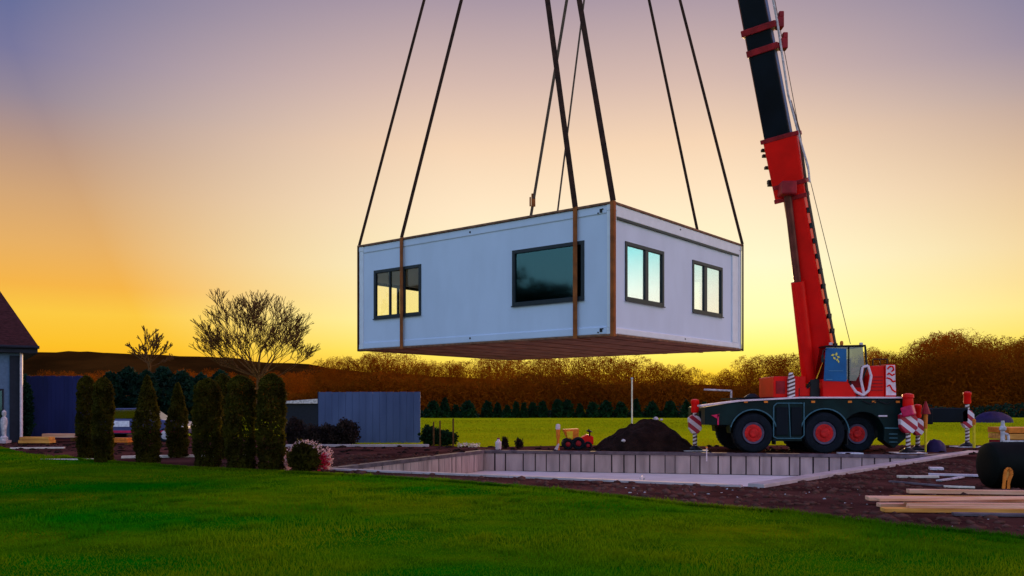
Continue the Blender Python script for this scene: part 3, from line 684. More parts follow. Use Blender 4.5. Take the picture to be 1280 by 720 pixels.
for xc, k in wheels[:2]: MB().bx(xc+WR*k+.06, xc+WR*k+.09, NY+.02, NY+.42, .28, .78).build('mudflap', M['black'], cr)
mb = MB()
for q_ in ((1120, 497), (1100, 497)): mb.path([cp(q_[0], q_[1], 29.1), cp(q_[0]-2, 500, 28.97), cp(q_[0]-12, 505, 28.96), cp(q_[0]-22, 501, 28.97)], .016, 6)
mb.build('looped_cable', M['black'], cr)
# boom
Btip = Vector((1.4, 23, 41.5)); 
def boom_pt(px, py):
    # on the plane of the leaning boom: depth falls with height
    z_ = 10.0
    for _ in range(30): y_ = 30.4-.186*(z_-2.0); z_ = EYE+(HZ-py)/F*y_
    return Vector(((px-640)/F*y_, y_, z_))
b0 = boom_pt(1041, 492); b1 = boom_pt(948, 0); bd = (b1-b0).normalized()
side = Vector((.90, -.44, 0)); side = (side-bd*side.dot(bd)).normalized(); thk = bd.cross(side)
def on_boom(py):
    lo, hi = 0.0, 60.0
    for _ in range(50):
        m_ = (lo+hi)/2; q = b0+bd*m_; yy = HZ-(q.z-EYE)/q.y*F
        if yy > py: lo = m_
        else: hi = m_
    return lo
def boom_sec(name, s0, s1, w0, w1, d0, d1, m, off0=0, off1=0, bevel=.06, parent=cr):
    w0 *= .90; w1 *= .90; d0 *= .72; d1 *= .72; off0 = off0*.9-.12; off1 = off1*.9-.12
    vs = []
    for s_, w_, d_, o_ in ((s0, w0, d0, off0), (s1, w1, d1, off1)):
        c_ = b0+bd*s_+side*o_
        for i, j in ((-1,-1),(1,-1),(1,1),(-1,1)): vs.append(c_+side*w_/2*i+thk*d_/2*j)
    return MB().add(vs, [(0,3,2,1),(4,5,6,7)]+[(i,(i+1)%4,4+(i+1)%4,4+i) for i in range(4)]).build(name, m, parent, bevel=bevel)
s246, s169, s36, s62, s258 = on_boom(246), on_boom(169), on_boom(36), on_boom(62), on_boom(258)
base = boom_sec('boom_base', -.2, s246, .95, .74, 1.1, 1.0, M['red'], -.02, .10)
head = boom_sec('boom_collar', s246-.05, s169, 1.10, 1.20, 1.15, 1.15, M['red'], .0, .02)
inner = boom_sec('boom_inner', s169-.2, s36+22, .93, .70, 1.0, .8, M['boomdark'], -.06, 0)
boom_sec('boom_edge', s169, s36+20, .10, .07, .7, .6, M['boomblue'], .36, .30, bevel=.01, parent=inner)
boom_sec('boom_edge', s169, s36+8, .03, .03, .5, .5, M['darkred'], -.538, -.50, bevel=.005, parent=inner)
for py, w_ in ((s36, 1.22), (s62, 1.12)):
    boom_sec('boom_band', py-.10, py+.10, w_, w_, 1.12, 1.12, M['darkred'], 0.0, 0.0, bevel=.02)
    c_ = b0+bd*py+side*.50; MB().box(c_, (.22, .3, .34)).box(c_+Vector((.03, -.05, .25)), (.16, .2, .2)).build('rope_guide', M['darkred'], cr, bevel=.03)
for s_, w_, o_ in ((s169-.05, 1.36, .02), (s246+.0, 1.16, .0), (s246+.45, 1.2, .06)):
    boom_sec('collar_flange', s_-.07, s_+.07, w_, w_, 1.2, 1.2, M['darkred'], o_, o_, bevel=.015)
mb = MB()
for k, py in enumerate((181, 188, 203, 221, 224)):
    q = b0+bd*on_boom(py)-side*.60; mb.box(q-side*.09, (.24, .16, .09+.03*(k > 2)))
mb.build('sensor_lugs', M['black'], head, bevel=.01)
# hoses / cable track on the right-hand edge of the boom
mb = MB(); q = [b0+bd*s_+side*o_-thk*.25 for s_, o_ in ((1.2, .42), (s246*.5, .40), (s246, .42), (s169, .52), (s169+1, .42))]
mb.path(q, .045, 6); mb.build('hose', M['rope'], cr)
for k in range(11):
    s_ = 1.2+k*(s246-1.2)/11; MB().box(b0+bd*s_+side*(.40-.006*k)-thk*.22, (.12, .14, .16)).build('hose_clamp', M['black'], cr)
mb = MB(); mb.path([b0+bd*(s169-1.7)+side*.56-thk*.3, b0+bd*(s169-1.2)+side*.60-thk*.3, b0+bd*(s169-.2)+side*.50-thk*.3, b0+bd*(s169+1.2)+side*.40-thk*.3, b0+bd*(s36)+side*.48-thk*.3, b0+bd*(s36+20)+side*.4-thk*.3], .035, 6); mb.build('side_cable', M['stone'], cr)
# luffing cylinder
ca = boom_pt(1007, 478); cb = boom_pt(979.5, 240); fr = Vector((0, -.35, 0)); cm = ca.lerp(cb, .53)
MB().tube(ca+fr, cm+fr, .235, .22, 20).build('cylinder_barrel', M['red'], cr, smooth=True)
MB().tube(cm+fr, cb+fr, .125, .125, 16).build('cylinder_rod', M['rodbrown'], cr, smooth=True)
MB().tube(cm+fr+Vector((.12, 0, -.3)), cb+fr+Vector((.13, 0, -.1)), .03, .03, 6).build('cylinder_hose', M['darkred'], cr)
MB().box(cb+fr, (.5, .6, .45)).build('cylinder_head', M['darkred'], cr, bevel=.05)
# tip, hoist rope, hook block, pendant lines (above the frame)
tip = b0+bd*(s36+22)
boom_sec('boom_head', s36+21.8, s36+24, 1.0, 1.1, .9, 1.0, M['red'])
tp = b0+bd*(s36+23.5)
MB().path([tp, Vector((hub.x, hub.y, tp.z-1)), hub+Vector((0, 0, .9))], .03, 6).build('hoist_rope', M['rope'], cr)
MB().lathe([(.1, 0), (.35, .2), (.35, .7), (.1, .9)], hub+Vector((0, .0, .35)), (0, 0, 1), 16).build('hook_block', M['red'], cr, smooth=True)
MB().path([cp(1063, 430, 30.2), boom_pt(1004, 190), tp+Vector((.5, 0, 0))], .012, 5).build('pendant_line', M['rope'], cr)
# outriggers
def jack(xc, yc, h, s, face_m, label=None):
    """striped outrigger jack: cap, striped guard plate, leg and foot"""
    mb = MB(); w_ = .44*s
    z1 = h*.60; z0 = h*.36
    mb.prism([(xc-w_*.25, yc, z0-.05), (xc-w_*.5, yc, z0+.12), (xc-w_*.55, yc, z1+.06), (xc-w_*.25, yc, z1+.16), (xc+w_*.3, yc, z1+.10), (xc+w_*.5, yc, z1-.05), (xc+w_*.5, yc, z0+.1), (xc+w_*.22, yc, z0-.05)], (0, .22, 0))
    j = mb.build('outrigger_jack', face_m, cr, bevel=.02)
    if label: j['label'] = label
    MB().lathe([(.12*s, 0), (.14*s, .08), (.125*s, .30), (.15*s, .34), (.14*s, .44), (.05, .48)], (xc, yc+.11, h-.50), (0, 0, 1), 16).build('jack_cap', M['red'], j, smooth=True)
    MB().lathe([(.10*s, 0), (.105*s, .05)], (xc, yc+.09, h-.10), (0, 0, 1), 16).build('cap_band', M['pinkwhite'], j)
    MB().tube((xc, yc+.11, .1), (xc, yc+.11, h-.3), .075, .075, 12).build('jack_leg', M['stripe_small'], j)
    MB().lathe([(.26, 0), (.26, .05), (.12, .12), (.09, .16)], (xc, yc+.11, .03), (0, 0, 1), 20).build('jack_foot', M['black'], j)
    return j
jack(X(869.5, 30.2), 30.2, 1.84, 1.0, M['stripe'])
MB().bx(X(873, 30.3), X(884, 30.3), 30.25, 30.5, 1.0, 1.4).build('outrigger_beam', M['teal'], cr, bevel=.02)
jack(X(1137, 28.7), 28.7, 2.02, 1.25, M['stripe'])
jack(X(1149, 30.2), 30.2, 1.66, .9, M['stripe'])
MB().bx(X(1135, 28.9), X(1139, 28.9), 28.9, 29.6, 1.0, 1.4).build('outrigger_beam', M['teal'], cr, bevel=.02)
jack(X(1211, 33.0), 33.0, 2.15, 1.0, M['stripe'])
MB().bx(X(1141, 33.1), X(1209, 33.1), 33.0, 33.35, Z(528, 33), Z(510, 33)).build('outrigger_beam', M['boomdark'], cr, bevel=.03)
MB().bx(X(1138, 31.6), X(1150, 31.6), 30.6, 33.36, Z(528, 33)-.02, Z(510, 33)-.02).build('outrigger_box', M['boomdark'], cr, bevel=.03)
MB().bar((X(1134, 29), 28.5, 1.45), (X(1124, 29), 28.75, 1.35), .34, .3, (0, 0, 1)).build('jack_motor', M['lampred'], cr, bevel=.05)
# outrigger pads on the ground: separate
def pad(x, y, sx, sy, label): 
    return tag(MB().bx(x-sx/2, x+sx/2, y-sy/2, y+sy/2, .001, .032).build('outrigger_pad', M['stone'], bevel=.008, loc=(x, y, 0)), label, 'support pad', 'pads under the outrigger jacks')
pad(X(869.5, 30.2), 30.3, .9, .7, 'pale pad under the leftmost striped jack')
pad(X(1137, 28.7), 28.82, 1.0, .7, 'pale pad under the large striped jack behind the crane wheels')
pad(X(1211, 33), 33.1, 1.0, .8, 'pale pad under the striped jack farthest right')
pad(X(1149, 30.2), 30.32, .6, .6, 'pale pad under the smaller jack next to the large one')
tag(MB().bx(X(1040, 29), X(1066, 29), 28.1, 28.6, .005, .05).build('ground_mat', M['whitetrim'], bevel=.01, loc=(X(1050), 28.3, 0)), 'flat white mat on the ground in front of the rear crane wheels', 'mat')

# ------------------------------------------------------------------ small site objects
t = thing('marker_post', (X(1157, 29.6), 29.6, 0), 'orange and yellow marker post beside the striped jack', 'marker post')
xx = t.location.x
MB().lathe([(.035, 0), (.035, .55), (.055, .75), (.05, .8)], (xx, 29.6, 0), (0, 0, 1), 10).build('post', M['hiyellow'], t)
MB().lathe([(.055, .8), (.07, 1.3), (.04, 1.32)], (xx, 29.6, 0), (0, 0, 1), 10).build('sleeve', M['orange'], t)
MB().lathe([(.16, 1.3), (.14, 1.38), (.03, 1.72), (.01, 1.74)], (xx, 29.6, 0), (0, 0, 1), 12).build('cone_top', M['darkred'], t)
t = thing('marker_post', (X(1217.5, 32.6), 32.6, 0), 'short yellow marker post beside the striped jack farthest right', 'marker post')
xx = t.location.x
MB().lathe([(.05, 0), (.045, .62), (.05, .95), (.02, .97)], (xx, 32.6, 0), (0, 0, 1), 10).build('post', M['hiyellow'], t)
MB().lathe([(.06, .86), (.065, 1.05), (.02, 1.08)], (xx, 32.6, 0), (0, 0, 1), 10).build('sleeve', M['orange'], t)

def lump(name, c, rad, m, label, cat, seg=48, amp=.12, pw=1.0, kind=None, seedz=0):
    """irregular heap standing on the ground"""
    V = []; T = []; nr = 26
    for j in range(nr+1):
        rr = j/nr
        for i in range(seg):
            a = 2*PI*i/seg; k = 1+amp*noise.noise(Vector((math.cos(a)*1.5, math.sin(a)*1.5, seedz)))
            x = c[0]+rad[0]*rr*k*math.cos(a); y = c[1]+rad[1]*rr*k*math.sin(a)
            zz = rad[2]*((1-rr**pw) if pw < 3 else math.sqrt(max(0, 1-rr*rr)))
            zz *= 1+.10*noise.noise(Vector((x*1.2, y*1.2, 7+seedz))); zz += .05*amp/.12*noise.noise(Vector((x*4, y*4, 2)))*min(1, (1-rr)*6)+.025*noise.noise(Vector((x*11, y*11, 2)))*min(1, (1-rr)*6)
            V.append((x, y, zz if j < nr else -.03))
    for j in range(nr):
        for i in range(seg):
            a = j*seg+i; b = j*seg+(i+1) % seg; T.append((a, b, b+seg, a+seg))
    return tag(npmesh(name, V, T, m, loc=(c[0], c[1], 0), smooth=True), label, cat, kind=kind)
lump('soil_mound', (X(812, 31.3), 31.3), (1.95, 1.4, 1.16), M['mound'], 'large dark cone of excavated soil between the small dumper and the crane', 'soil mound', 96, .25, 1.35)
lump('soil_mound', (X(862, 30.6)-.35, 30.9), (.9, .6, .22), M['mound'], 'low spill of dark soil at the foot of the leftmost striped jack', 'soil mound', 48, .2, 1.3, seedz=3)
lump('soil_mound', (X(1169, 29.8), 29.8), (.36, .3, .42), M['purple'], 'small dark rounded heap right of the striped rear jacks', 'soil mound', 40, .1, 4, seedz=5)
lump('covered_load', (X(1241, 80), 80), (1.75, 1.0, 1.0), M['purple'], 'low load under a violet tarp far out on the field', 'covered load', 40, .1, 4, seedz=9)
for k, (px, py, s, lb) in enumerate(((820, 523.5, .10, 'larger pale rock on top of the soil mound'), (827, 524.5, .06, 'smaller pale rock on top of the soil mound'), (779, 549, .08, 'pale rock low on the left slope of the soil mound'))):
    bm = bmesh.new(); bmesh.ops.create_icosphere(bm, subdivisions=2, radius=s)
    for v in bm.verts: v.co *= 1+.35*noise.noise(v.co*12+Vector((k, 0, 0))); v.co.z *= .75
    me = bpy.data.meshes.new('rock'); bm.to_mesh(me); bm.free(); me.materials.append(M['stone'])
    o = bpy.data.objects.new('rock', me); C.objects.link(o)
    p = P(px, py, 31.2 if k < 2 else 30.4); o.location = p if k < 2 else (p.x, p.y, .36); tag(o, lb, 'rock', 'pale rocks on the soil mound')

# mini dumper near the pit
t = thing('mini_dumper', (X(720, 30.9), 31.3, 0), 'small red and yellow dumper on dark wheels behind the pit wall', 'dumper')
yy = 31.2; q = lambda px, py, y=31.2: P(px, py, y)
MB().prism([q(708, 546), q(704, 537), q(724, 536), q(723, 548), q(712, 551)], (0, .8, 0)).build('hopper', M['orange'], t, bevel=.02)
MB().prism([q(709, 547), q(708, 539.5), q(716, 539), q(716, 549)], (0, -.05, 0)).build('side_plate', M['hiyellow'], t, bevel=.01)
MB().prism([q(728, 555), q(727, 547), q(735, 543), q(742, 546), q(742, 556)], (0, .6, 0)).build('engine_cover', M['red'], t, bevel=.03)
MB().bar(q(703, 553, 31.5), q(740, 553, 31.5), .5, .12, (0, 1, 0)).build('chassis', M['black'], t)
MB().path([q(737, 545), q(737, 538), q(735, 537)], .03, 6).build('steering_column', M['black'], t)
MB().lathe([(.05, -.04), (.13, 0), (.05, .04)], q(736.5, 539), (.2, 0, 1), 14).build('headrest', M['black'], t)
for px, r in ((710, .20), (723, .23), (735, .15)):
    for y_, o_ in ((31.05, 1), (31.95, -1)):
        w_ = MB().lathe([(r*.5, .02), (r*.7, -.02), (r*.95, 0), (r, .05), (r, .15), (r*.9, .2)], (X(px, 31.1), y_, r), (0, o_, 0), 22).build('wheel', M['tyre'], t, smooth=True)
        MB().lathe([(r*.15, -.03), (r*.4, -.01), (r*.5, .04)], (X(px, 31.1), y_, r), (0, o_, 0), 14).build('rim', M['darkred'], w_)
t = thing('barrier_post', (X(697.5, 30.9), 30.9, 0), 'pink and white barrier post left of the small dumper', 'barrier post')
xx = t.location.x
MB().lathe([(.06, .0), (.05, .4), (.07, .45), (.08, .72), (.05, .76)], (xx, 30.9, 0), (0, 0, 1), 12).build('post', M['orange'], t)
MB().lathe([(.06, .72), (.085, .76), (.08, .9), (.03, .93)], (xx, 30.9, 0), (0, 0, 1), 12).build('reflector', M['pinkwhite'], t)
MB().prism([(xx-.14, 30.8, .0), (xx-.02, 30.8, .0), (xx+.05, 30.8, .22), (xx, 30.8, .24)], (0, .2, 0)).build('foot', M['pinkwhite'], t)

# small potted shrubs and stones behind the pit wall
def foliage_thing(name, loc, label, cat, parts_fn, group=None):
    t_ = thing(name, loc, label, cat, group); parts_fn(t_); return t_
for k, (px, r, h_, lb) in enumerate(((630.5, .13, .42, 'small dark irregular shrub, left one of the pair behind the pit'), (649, .15, .36, 'small dark irregular shrub, right one of the pair behind the pit'))):
    Y_ = 31.8; t = thing('small_shrub', (X(px, Y_), Y_, 0), lb, 'shrub', 'small shrubs behind the pit wall')
    V_, T_ = leaf_tris(blob_leaves((X(px, Y_)+random.uniform(-.03, .03), Y_, h_*.55), (r*1.05, r, h_*.56), 900, .15), .05); npmesh('foliage', V_, T_, M['shrub'], t)
    MB().tube((X(px, Y_), Y_, 0), (X(px, Y_), Y_, h_), .02, .015, 6).build('stem', M['bark'], t)
t = thing('white_container', (X(623, 31.4), 31.4, 0), 'small pale canister standing left of the two small shrubs', 'canister'); xx = t.location.x
MB().lathe([(.10, 0), (.11, .03), (.11, .26), (.05, .33), (.05, .38)], (xx, 31.4, 0), (0, 0, 1), 16).build('body', M['pinkwhite'], t, smooth=True)
MB().lathe([(.055, .38), (.055, .42)], (xx, 31.4, 0), (0, 0, 1), 12).build('cap', M['darkred'], t)
V_, T_ = leaf_tris(np.stack([rng.uniform(X(572, 33), X(600, 33), 160), rng.uniform(32.6, 33.6, 160), rng.uniform(.02, .14, 160)], 1), .07)
tag(npmesh('wildflowers', V_, T_, M['palewood']), 'pale flowers low in the grass behind the pit corner', 'flowers', kind='stuff')
t = thing('field_pole', (X(790, 60), 60, 0), 'thin pale pole standing out on the field', 'pole')
MB().tube((X(790, 60), 60, 0), (X(790, 60), 60, Z(474, 60)), .055, .05, 8).build('pole', M['palewood'], t)
MB().lathe([(.09, 0), (.06, .12)], (X(790, 60), 60, Z(474, 60)), (0, 0, 1), 8).build('cap', M['stone'], t)

# ------------------------------------------------------------------ tank, strap, lumber on the right
t = thing('black_tank', (X(1224, 16.6)+.8, 16.8, 0), 'black cylindrical tank lying on its side at the right by the planks', 'tank')
xl = X(1224, 16.6)+.22; R_ = .45
MB().lathe([(.06, 0), (.2, .004), (.34, .03), (.42, .08), (R_, .18), (R_, .9), (R_+.02, .94), (R_+.02, 1.04), (R_, 1.08), (R_, 1.9), (R_+.02, 1.94), (R_+.02, 2.04), (R_, 2.08), (R_, 2.9), (.42, 3.02), (.2, 3.08)], (xl, 16.85, R_-.01), (1, 0, 0), 56).build('shell', M['tank'], t, smooth=True)
MB().lathe([(.16, 0), (.16, .06), (.12, .08)], (xl+1.5, 16.85, R_*2-.03), (0, 0, 1), 20).build('lid', M['tank'], t, smooth=True)
MB().bx(xl+.35, xl+.85, 16.8, 16.9, R_*2-.01, R_*2+.015).build('pale_strip', M['stone'], t)
t = thing('orange_strap', (X(1258, 16.1), 16.15, 0), 'orange looped strap hanging against the front of the black tank', 'strap')
c_ = [P(px, py, 16.28) for px, py in ((1254.5, 611), (1255.5, 600), (1256, 592), (1258, 587), (1261, 585.5), (1264, 588), (1264.5, 593), (1262, 599), (1260.5, 605), (1260.5, 611))]
mb = MB()
for a, b in zip(c_, c_[1:]): mb.bar(a, b, .055, .02, (1, 0, 0))
mb.build('loop', M['orange'], t)
MB().prism([P(1257, 600, 16.3), P(1258, 589, 16.3), P(1262.5, 588, 16.3), P(1263, 594, 16.3), P(1260.5, 601, 16.3)], (0, .02, 0)).build('tag_plate', M['wood2'], t)

LG = 'planks lying on the bare ground at the right'
def plank(x0, y0, x1, y1, z, w, th, m, label):
    a = Vector((x0, y0, z+th/2)); b = Vector((x1, y1, z+th/2)); d = (b-a); c = (a+b)/2
    mb = MB(); n_ = 10; L_ = d.length
    for i in range(n_+1):
        s_ = -L_/2+L_*i/n_; bow = .012*math.sin(i/n_*PI*1.5+x0)
        for yy_, zz_ in ((-w/2, -th/2), (w/2, -th/2), (w/2, th/2), (-w/2, th/2)): mb.v.append((s_, yy_+bow, zz_))
    for i in range(n_):
        for j in range(4): mb.f.append((i*4+j, i*4+(j+1)%4, (i+1)*4+(j+1)%4, (i+1)*4+j))
    mb.f += [(0,3,2,1), (n_*4, n_*4+1, n_*4+2, n_*4+3)]
    o = mb.build('plank', m, bevel=.006); o.location = c; o.rotation_euler = (random.uniform(-.03, .03), 0, math.atan2(d.y, d.x))
    return tag(o, label, 'plank', LG)
def gd(py): return EYE*F/(py-HZ)
plank(X(1135, 15.5), 15.5, X(1135, 15.5)+4.4, 14.9, .03, .20, .07, M['wood'], 'salmon plank lying just in front of the black tank')
plank(X(1118, 14.6), 14.75, X(1118, 14.6)+5, 14.35, .02, .16, .045, M['wood2'], 'thin brownish plank behind the longest pale plank')
plank(X(1090, 13.75), 13.95, X(1090, 13.75)+4.6, 13.35, .075, .24, .06, M['wood'], 'longest pale plank reaching farthest left on the pile')
plank(X(1103, 13.4), 13.55, X(1103, 13.4)+4.6, 13.15, .012, .22, .06, M['wood'], 'pinkish plank under the front edge of the longest pale plank')
plank(X(1108, 12.8), 12.95, X(1108, 12.8)+4.4, 12.65, .012, .20, .06, M['wood2'], 'orange plank nearest to the lawn')
plank(X(1135, 13.2), 13.3, X(1135, 13.2)+3.8, 12.95, .075, .15, .035, M['wood'], 'narrow plank resting on top of the front planks')
plank(X(1125, 18.8), 18.9, X(1125, 18.8)+.85, 18.85, .02, .14, .05, M['palewood'], 'short cream plank between the kerb and the tank')
plank(X(1117, 17.6), 17.8, X(1183, 16.7), 16.8, .02, .08, .035, M['cap'], 'thin dark batten slanting towards the tank')
plank(X(1183, 16.6), 16.7, X(1222, 16.4), 16.5, .02, .10, .035, M['palewood'], 'pale batten ending at the foot of the tank')
plank(X(1166, 19.2), 19.4, X(1224, 19.2), 19.0, .03, .12, .05, M['pinkwhite'], 'white board pointing at the tank')
plank(X(1177, 17.9), 18.0, X(1212, 18.6), 18.9, .02, .12, .03, M['stone'], 'grey board slanting across behind the dark batten')
plank(X(1164, 21.2), 21.3, X(1179, 21.2), 21.2, .02, .3, .06, M['pinkwhite'], 'short white offcut near the right pit kerb')
plank(X(1098, 13.2), 13.25, X(1098, 13.2)+3.4, 13.62, .137, .14, .04, M['wood'], 'plank lying askew on top of the longest pale plank')
plank(X(1160, 14.2), 14.35, X(1160, 14.2)+3.4, 14.0, .02, .18, .05, M['palewood'], 'dull pale plank lying between the two longest planks')
plank(X(1200, 12.3), 12.5, X(1200, 12.3)+2.6, 12.15, .012, .12, .04, M['cap'], 'dark batten half sunk in the soil in front of the orange plank')
plank(X(1140, 12.75), 12.9, X(1140, 12.75)+3.2, 12.72, .073, .12, .04, M['wood'], 'narrow salmon plank lying on the orange plank nearest to the lawn')
t = thing('board_stack', (X(1272, 25), 25, 0), 'stack of orange and brown boards behind the black tank', 'board stack')
for k, (m_, z_) in enumerate(((M['under'], .20), (M['darkred'], .42), (M['wood2'], .62), (M['orange'], .80))):
    MB().bx(X(1256, 25)-.02*k, X(1256, 25)+3.0, 24.7, 25.8, z_, z_+.16).build('board', m_, t, bevel=.01)
for dx_ in (.2, 1.4, 2.6): MB().bx(X(1256, 25)+dx_, X(1256, 25)+dx_+.12, 24.72, 25.78, 0, .2).build('bearer', M['bark'], t)
t = thing('standpipe', (X(1253.5, 23.5), 23.5, 0), 'short grey metal standpipe behind the black tank', 'standpipe'); xx = t.location.x
MB().lathe([(.10, 0), (.06, .06), (.055, .9), (.09, .94), (.09, 1.0), (.05, 1.04), (.04, 1.18)], (xx, 23.5, 0), (0, 0, 1), 14).build('pipe', M['stone'], t, smooth=True)
MB().path([Vector((xx, 23.5, .85)), Vector((xx+.12, 23.45, .8)), Vector((xx+.13, 23.45, .6))], .035, 8).build('tap', M['stone'], t)

# ------------------------------------------------------------------ cypress shrubs, round bushes, hedges
rows = [(108, 25.6, 472, 24, 'round', 'leftmost cypress of the row, half hidden behind its neighbour'),
        (129, 24.0, 474, 25, 'round', 'tall cypress standing close in front of the leftmost one'),
        (184, 23.6, 472, 34, 'point', 'pointed olive cypress standing alone with gaps on both sides'),
        (222, 26.5, 481, 27, 'point', 'narrower pointed cypress set back from the row'),
        (259, 22.1, 476, 36, 'round', 'cypress between the narrow set-back one and the wide pair'),
        (278, 25.8, 470, 24, 'round', 'cypress hidden behind the wide ones with only its top showing'),
        (301, 21.3, 472, 39, 'round', 'wide cypress left in the touching pair next to the round bush'),
        (339, 21.0, 470, 37, 'round', 'wide cypress nearest to the round bush')]
CG = 'columnar cypresses in a row behind the lawn'
for k, (px, Y_, ytop, wpx, top, lb) in enumerate(rows):
    x = X(px, Y_); h_ = Z(ytop, Y_); r = wpx*.93/F*Y_/2
    t = thing('cypress', (x, Y_, 0), lb, 'cypress', CG)
    c_ = column_leaves(h_, r, 9000, .05, top=top)+np.array([x, Y_, 0])
    V_, T_ = leaf_tris(c_, .055, 1.3); npmesh('foliage', V_, T_, M['cypress'], t)
    MB().tube((x, Y_, 0), (x, Y_, h_*.8), .05, .02, 8).build('trunk', M['bark'], t)
def bush(px, Y_, ytop, wpx, m, label, group=None, name='round_bush', n=5000, size=.05, petals=None, d=None, cat='bush'):
    x = X(px, Y_); h_ = Z(ytop, Y_); r = wpx/F*Y_/2
    t = thing(name, (x, Y_, 0), label, cat, group)
    c_ = blob_leaves((x, Y_, h_*.5), (r, d or r, h_*.5), n, .35); V_, T_ = leaf_tris(c_, size); npmesh('foliage', V_, T_, m, t)
    c_ = blob_leaves((x, Y_, h_*.48), (r*.75, (d or r)*.75, h_*.42), n//2, .1); V_, T_ = leaf_tris(c_, size*1.6); npmesh('inner_foliage', V_, T_, m, t)
    MB().tube((x, Y_, 0), (x, Y_, h_*.6), .04, .02, 6).build('stem', M['bark'], t)
    return t, x, h_, r
t, x, h_, r = bush(381, 20.6, 552, 40, M['cypress'], 'round clipped bush with pale blossom around its rim at the end of the cypress row', n=7000)
def petals(t_, c, rad, n, m, a0, a1, nm):
    a = rng.uniform(a0, a1, n); rr = rng.uniform(.92, 1.12, n); yv = rng.uniform(-.35, .35, n)
    V_, T_ = leaf_tris(np.stack([c[0]+rad[0]*rr*np.cos(a), c[1]+yv, c[2]+rad[1]*rr*np.sin(a)], 1), .035); npmesh(nm, V_, T_, m, t_)
petals(t, (x, 20.7, h_*.5), (r, h_*.5), 260, M['petal'], .2, 2.8, 'blossom')
t = thing('flower_clump', (X(405, 21.2), 21.3, 0), 'clump of red and white flowers at the right side of the round bush', 'flowers')
V_, T_ = leaf_tris(blob_leaves((X(404, 21.2), 21.2, .22), (.17, .15, .24), 420, .2), .05); npmesh('red_flowers', V_, T_, M['redpetal'], t)
V_, T_ = leaf_tris(blob_leaves((X(409, 21.2), 21.3, .28), (.12, .15, .30), 320, .3), .045); npmesh('white_flowers', V_, T_, M['petal'], t)
t = thing('flower_clump', (X(359, 21.0), 21.0, 0), 'small clump of white flowers between the last cypress and the round bush', 'flowers')
V_, T_ = leaf_tris(blob_leaves((X(359, 21.0), 21.0, .2), (.09, .12, .26), 260, .3), .045); npmesh('white_flowers', V_, T_, M['petal'], t)
# low hedge behind the round bush
HG_ = 'low dark shrubs in front of the blue fence'
for px, yt, w_, lb in ((369, 522, 26, 'low dark shrub beside the last cypress'), (392, 531, 34, 'flat low shrub in the middle of the dark planting'), (412, 530, 34, 'wide low shrub left of the rounded yellow-rimmed one'), (434, 524, 32, 'rounded dark shrub with a yellow rim in front of the blue fence')):
    bush(px, 34.5, yt, w_, M['shrub'], lb, HG_, 'low_shrub', 2600, .08, cat='shrub')
for px, yt, w_, lb in ((538, 532, 26, 'dark shrub at the right end of the blue fence'), (557, 538, 30, 'dark shrub at the foot of the three stakes')):
    bush(px, 34.6, yt, w_, M['hedge'], lb, HG_, 'low_shrub', 2400, .08, cat='shrub')
for px, yt, lb in ((542, 527, 'left one of the three thin stakes by the blue fence'), (550, 526, 'middle one of the three thin stakes by the blue fence'), (566.5, 523, 'right and thickest one of the three stakes by the blue fence')):
    o = MB().tube((X(px, 34), 34, 0), (X(px, 34), 34, Z(yt, 34)), .035, .03, 8).build('garden_stake', M['bark'], loc=(X(px, 34), 34, 0)); tag(o, lb, 'stake', 'thin stakes by the blue fence')

# ------------------------------------------------------------------ fences
def fence(x0, x1, Y_, h_, n, m, label, y1=None):
    t = thing('panel_fence', (x0, Y_, 0), label, 'fence'); y1 = Y_ if y1 is None else y1
    w_ = (x1-x0)/n; wl = math.hypot(x1-x0, y1-Y_)/n; a_ = math.atan2(y1-Y_, x1-x0); R = Matrix.Rotation(a_, 3, 'Z')
    for i in range(n):
        fx = x0+w_*(i+.5); fy = Y_+(y1-Y_)*(i+.5)/n; mb = MB()
        for k in range(3): mb.box(Vector((fx, fy, h_/2))+R@Vector(((k-1)*wl/3, .0+random.uniform(-.008, .008), 0)), (wl/3-.006, .03, h_+random.uniform(-.02, .02)), R)
        mb.build('fence_panel', m, t, bevel=.005)
        MB().box((x0+w_*i, Y_+(y1-Y_)*i/n+.06, h_/2), (.08, .08, h_+.03), R).build('fence_post', M['hdark'], t)
    MB().box(((x0+x1)/2, (Y_+y1)/2+.024, h_/2-.02), (math.hypot(x1-x0, y1-Y_)-.02, .008, h_-.08), R).build('backing', m, t)
    mb = MB(); mb.box(((x0+x1)/2, (Y_+y1)/2+.05, h_-.2), (math.hypot(x1-x0, y1-Y_), .04, .1), R); mb.build('rail', m, t)
    return t
fence(X(398, 37), X(525.5, 37), 37, Z(490, 37), 5, M['fence'], 'tall slate-blue panel fence standing behind the pit')
fence(X(33, 42), X(112, 42), 42, Z(470, 42), 5, M['fencedark'], 'dark navy panel fence between the house and the cypress row')

# garden sheds roofline behind shrubs
t = thing('low_shed', (X(380, 62), 62, 0), 'low dark shed with a pale roof edge behind the shrubs', 'shed')
MB().bx(X(352, 60), X(398, 60), 60, 64, 0, 1.7).build('wall', M['hdark'], t)
MB().prism([(X(350, 60), 59.8, 1.72), (X(408, 60), 59.8, 1.72), (X(400, 60), 59.8, 2.05), (X(350, 60), 59.8, 1.86)], (0, 4.4, 0)).build('roof', M['stone'], t)

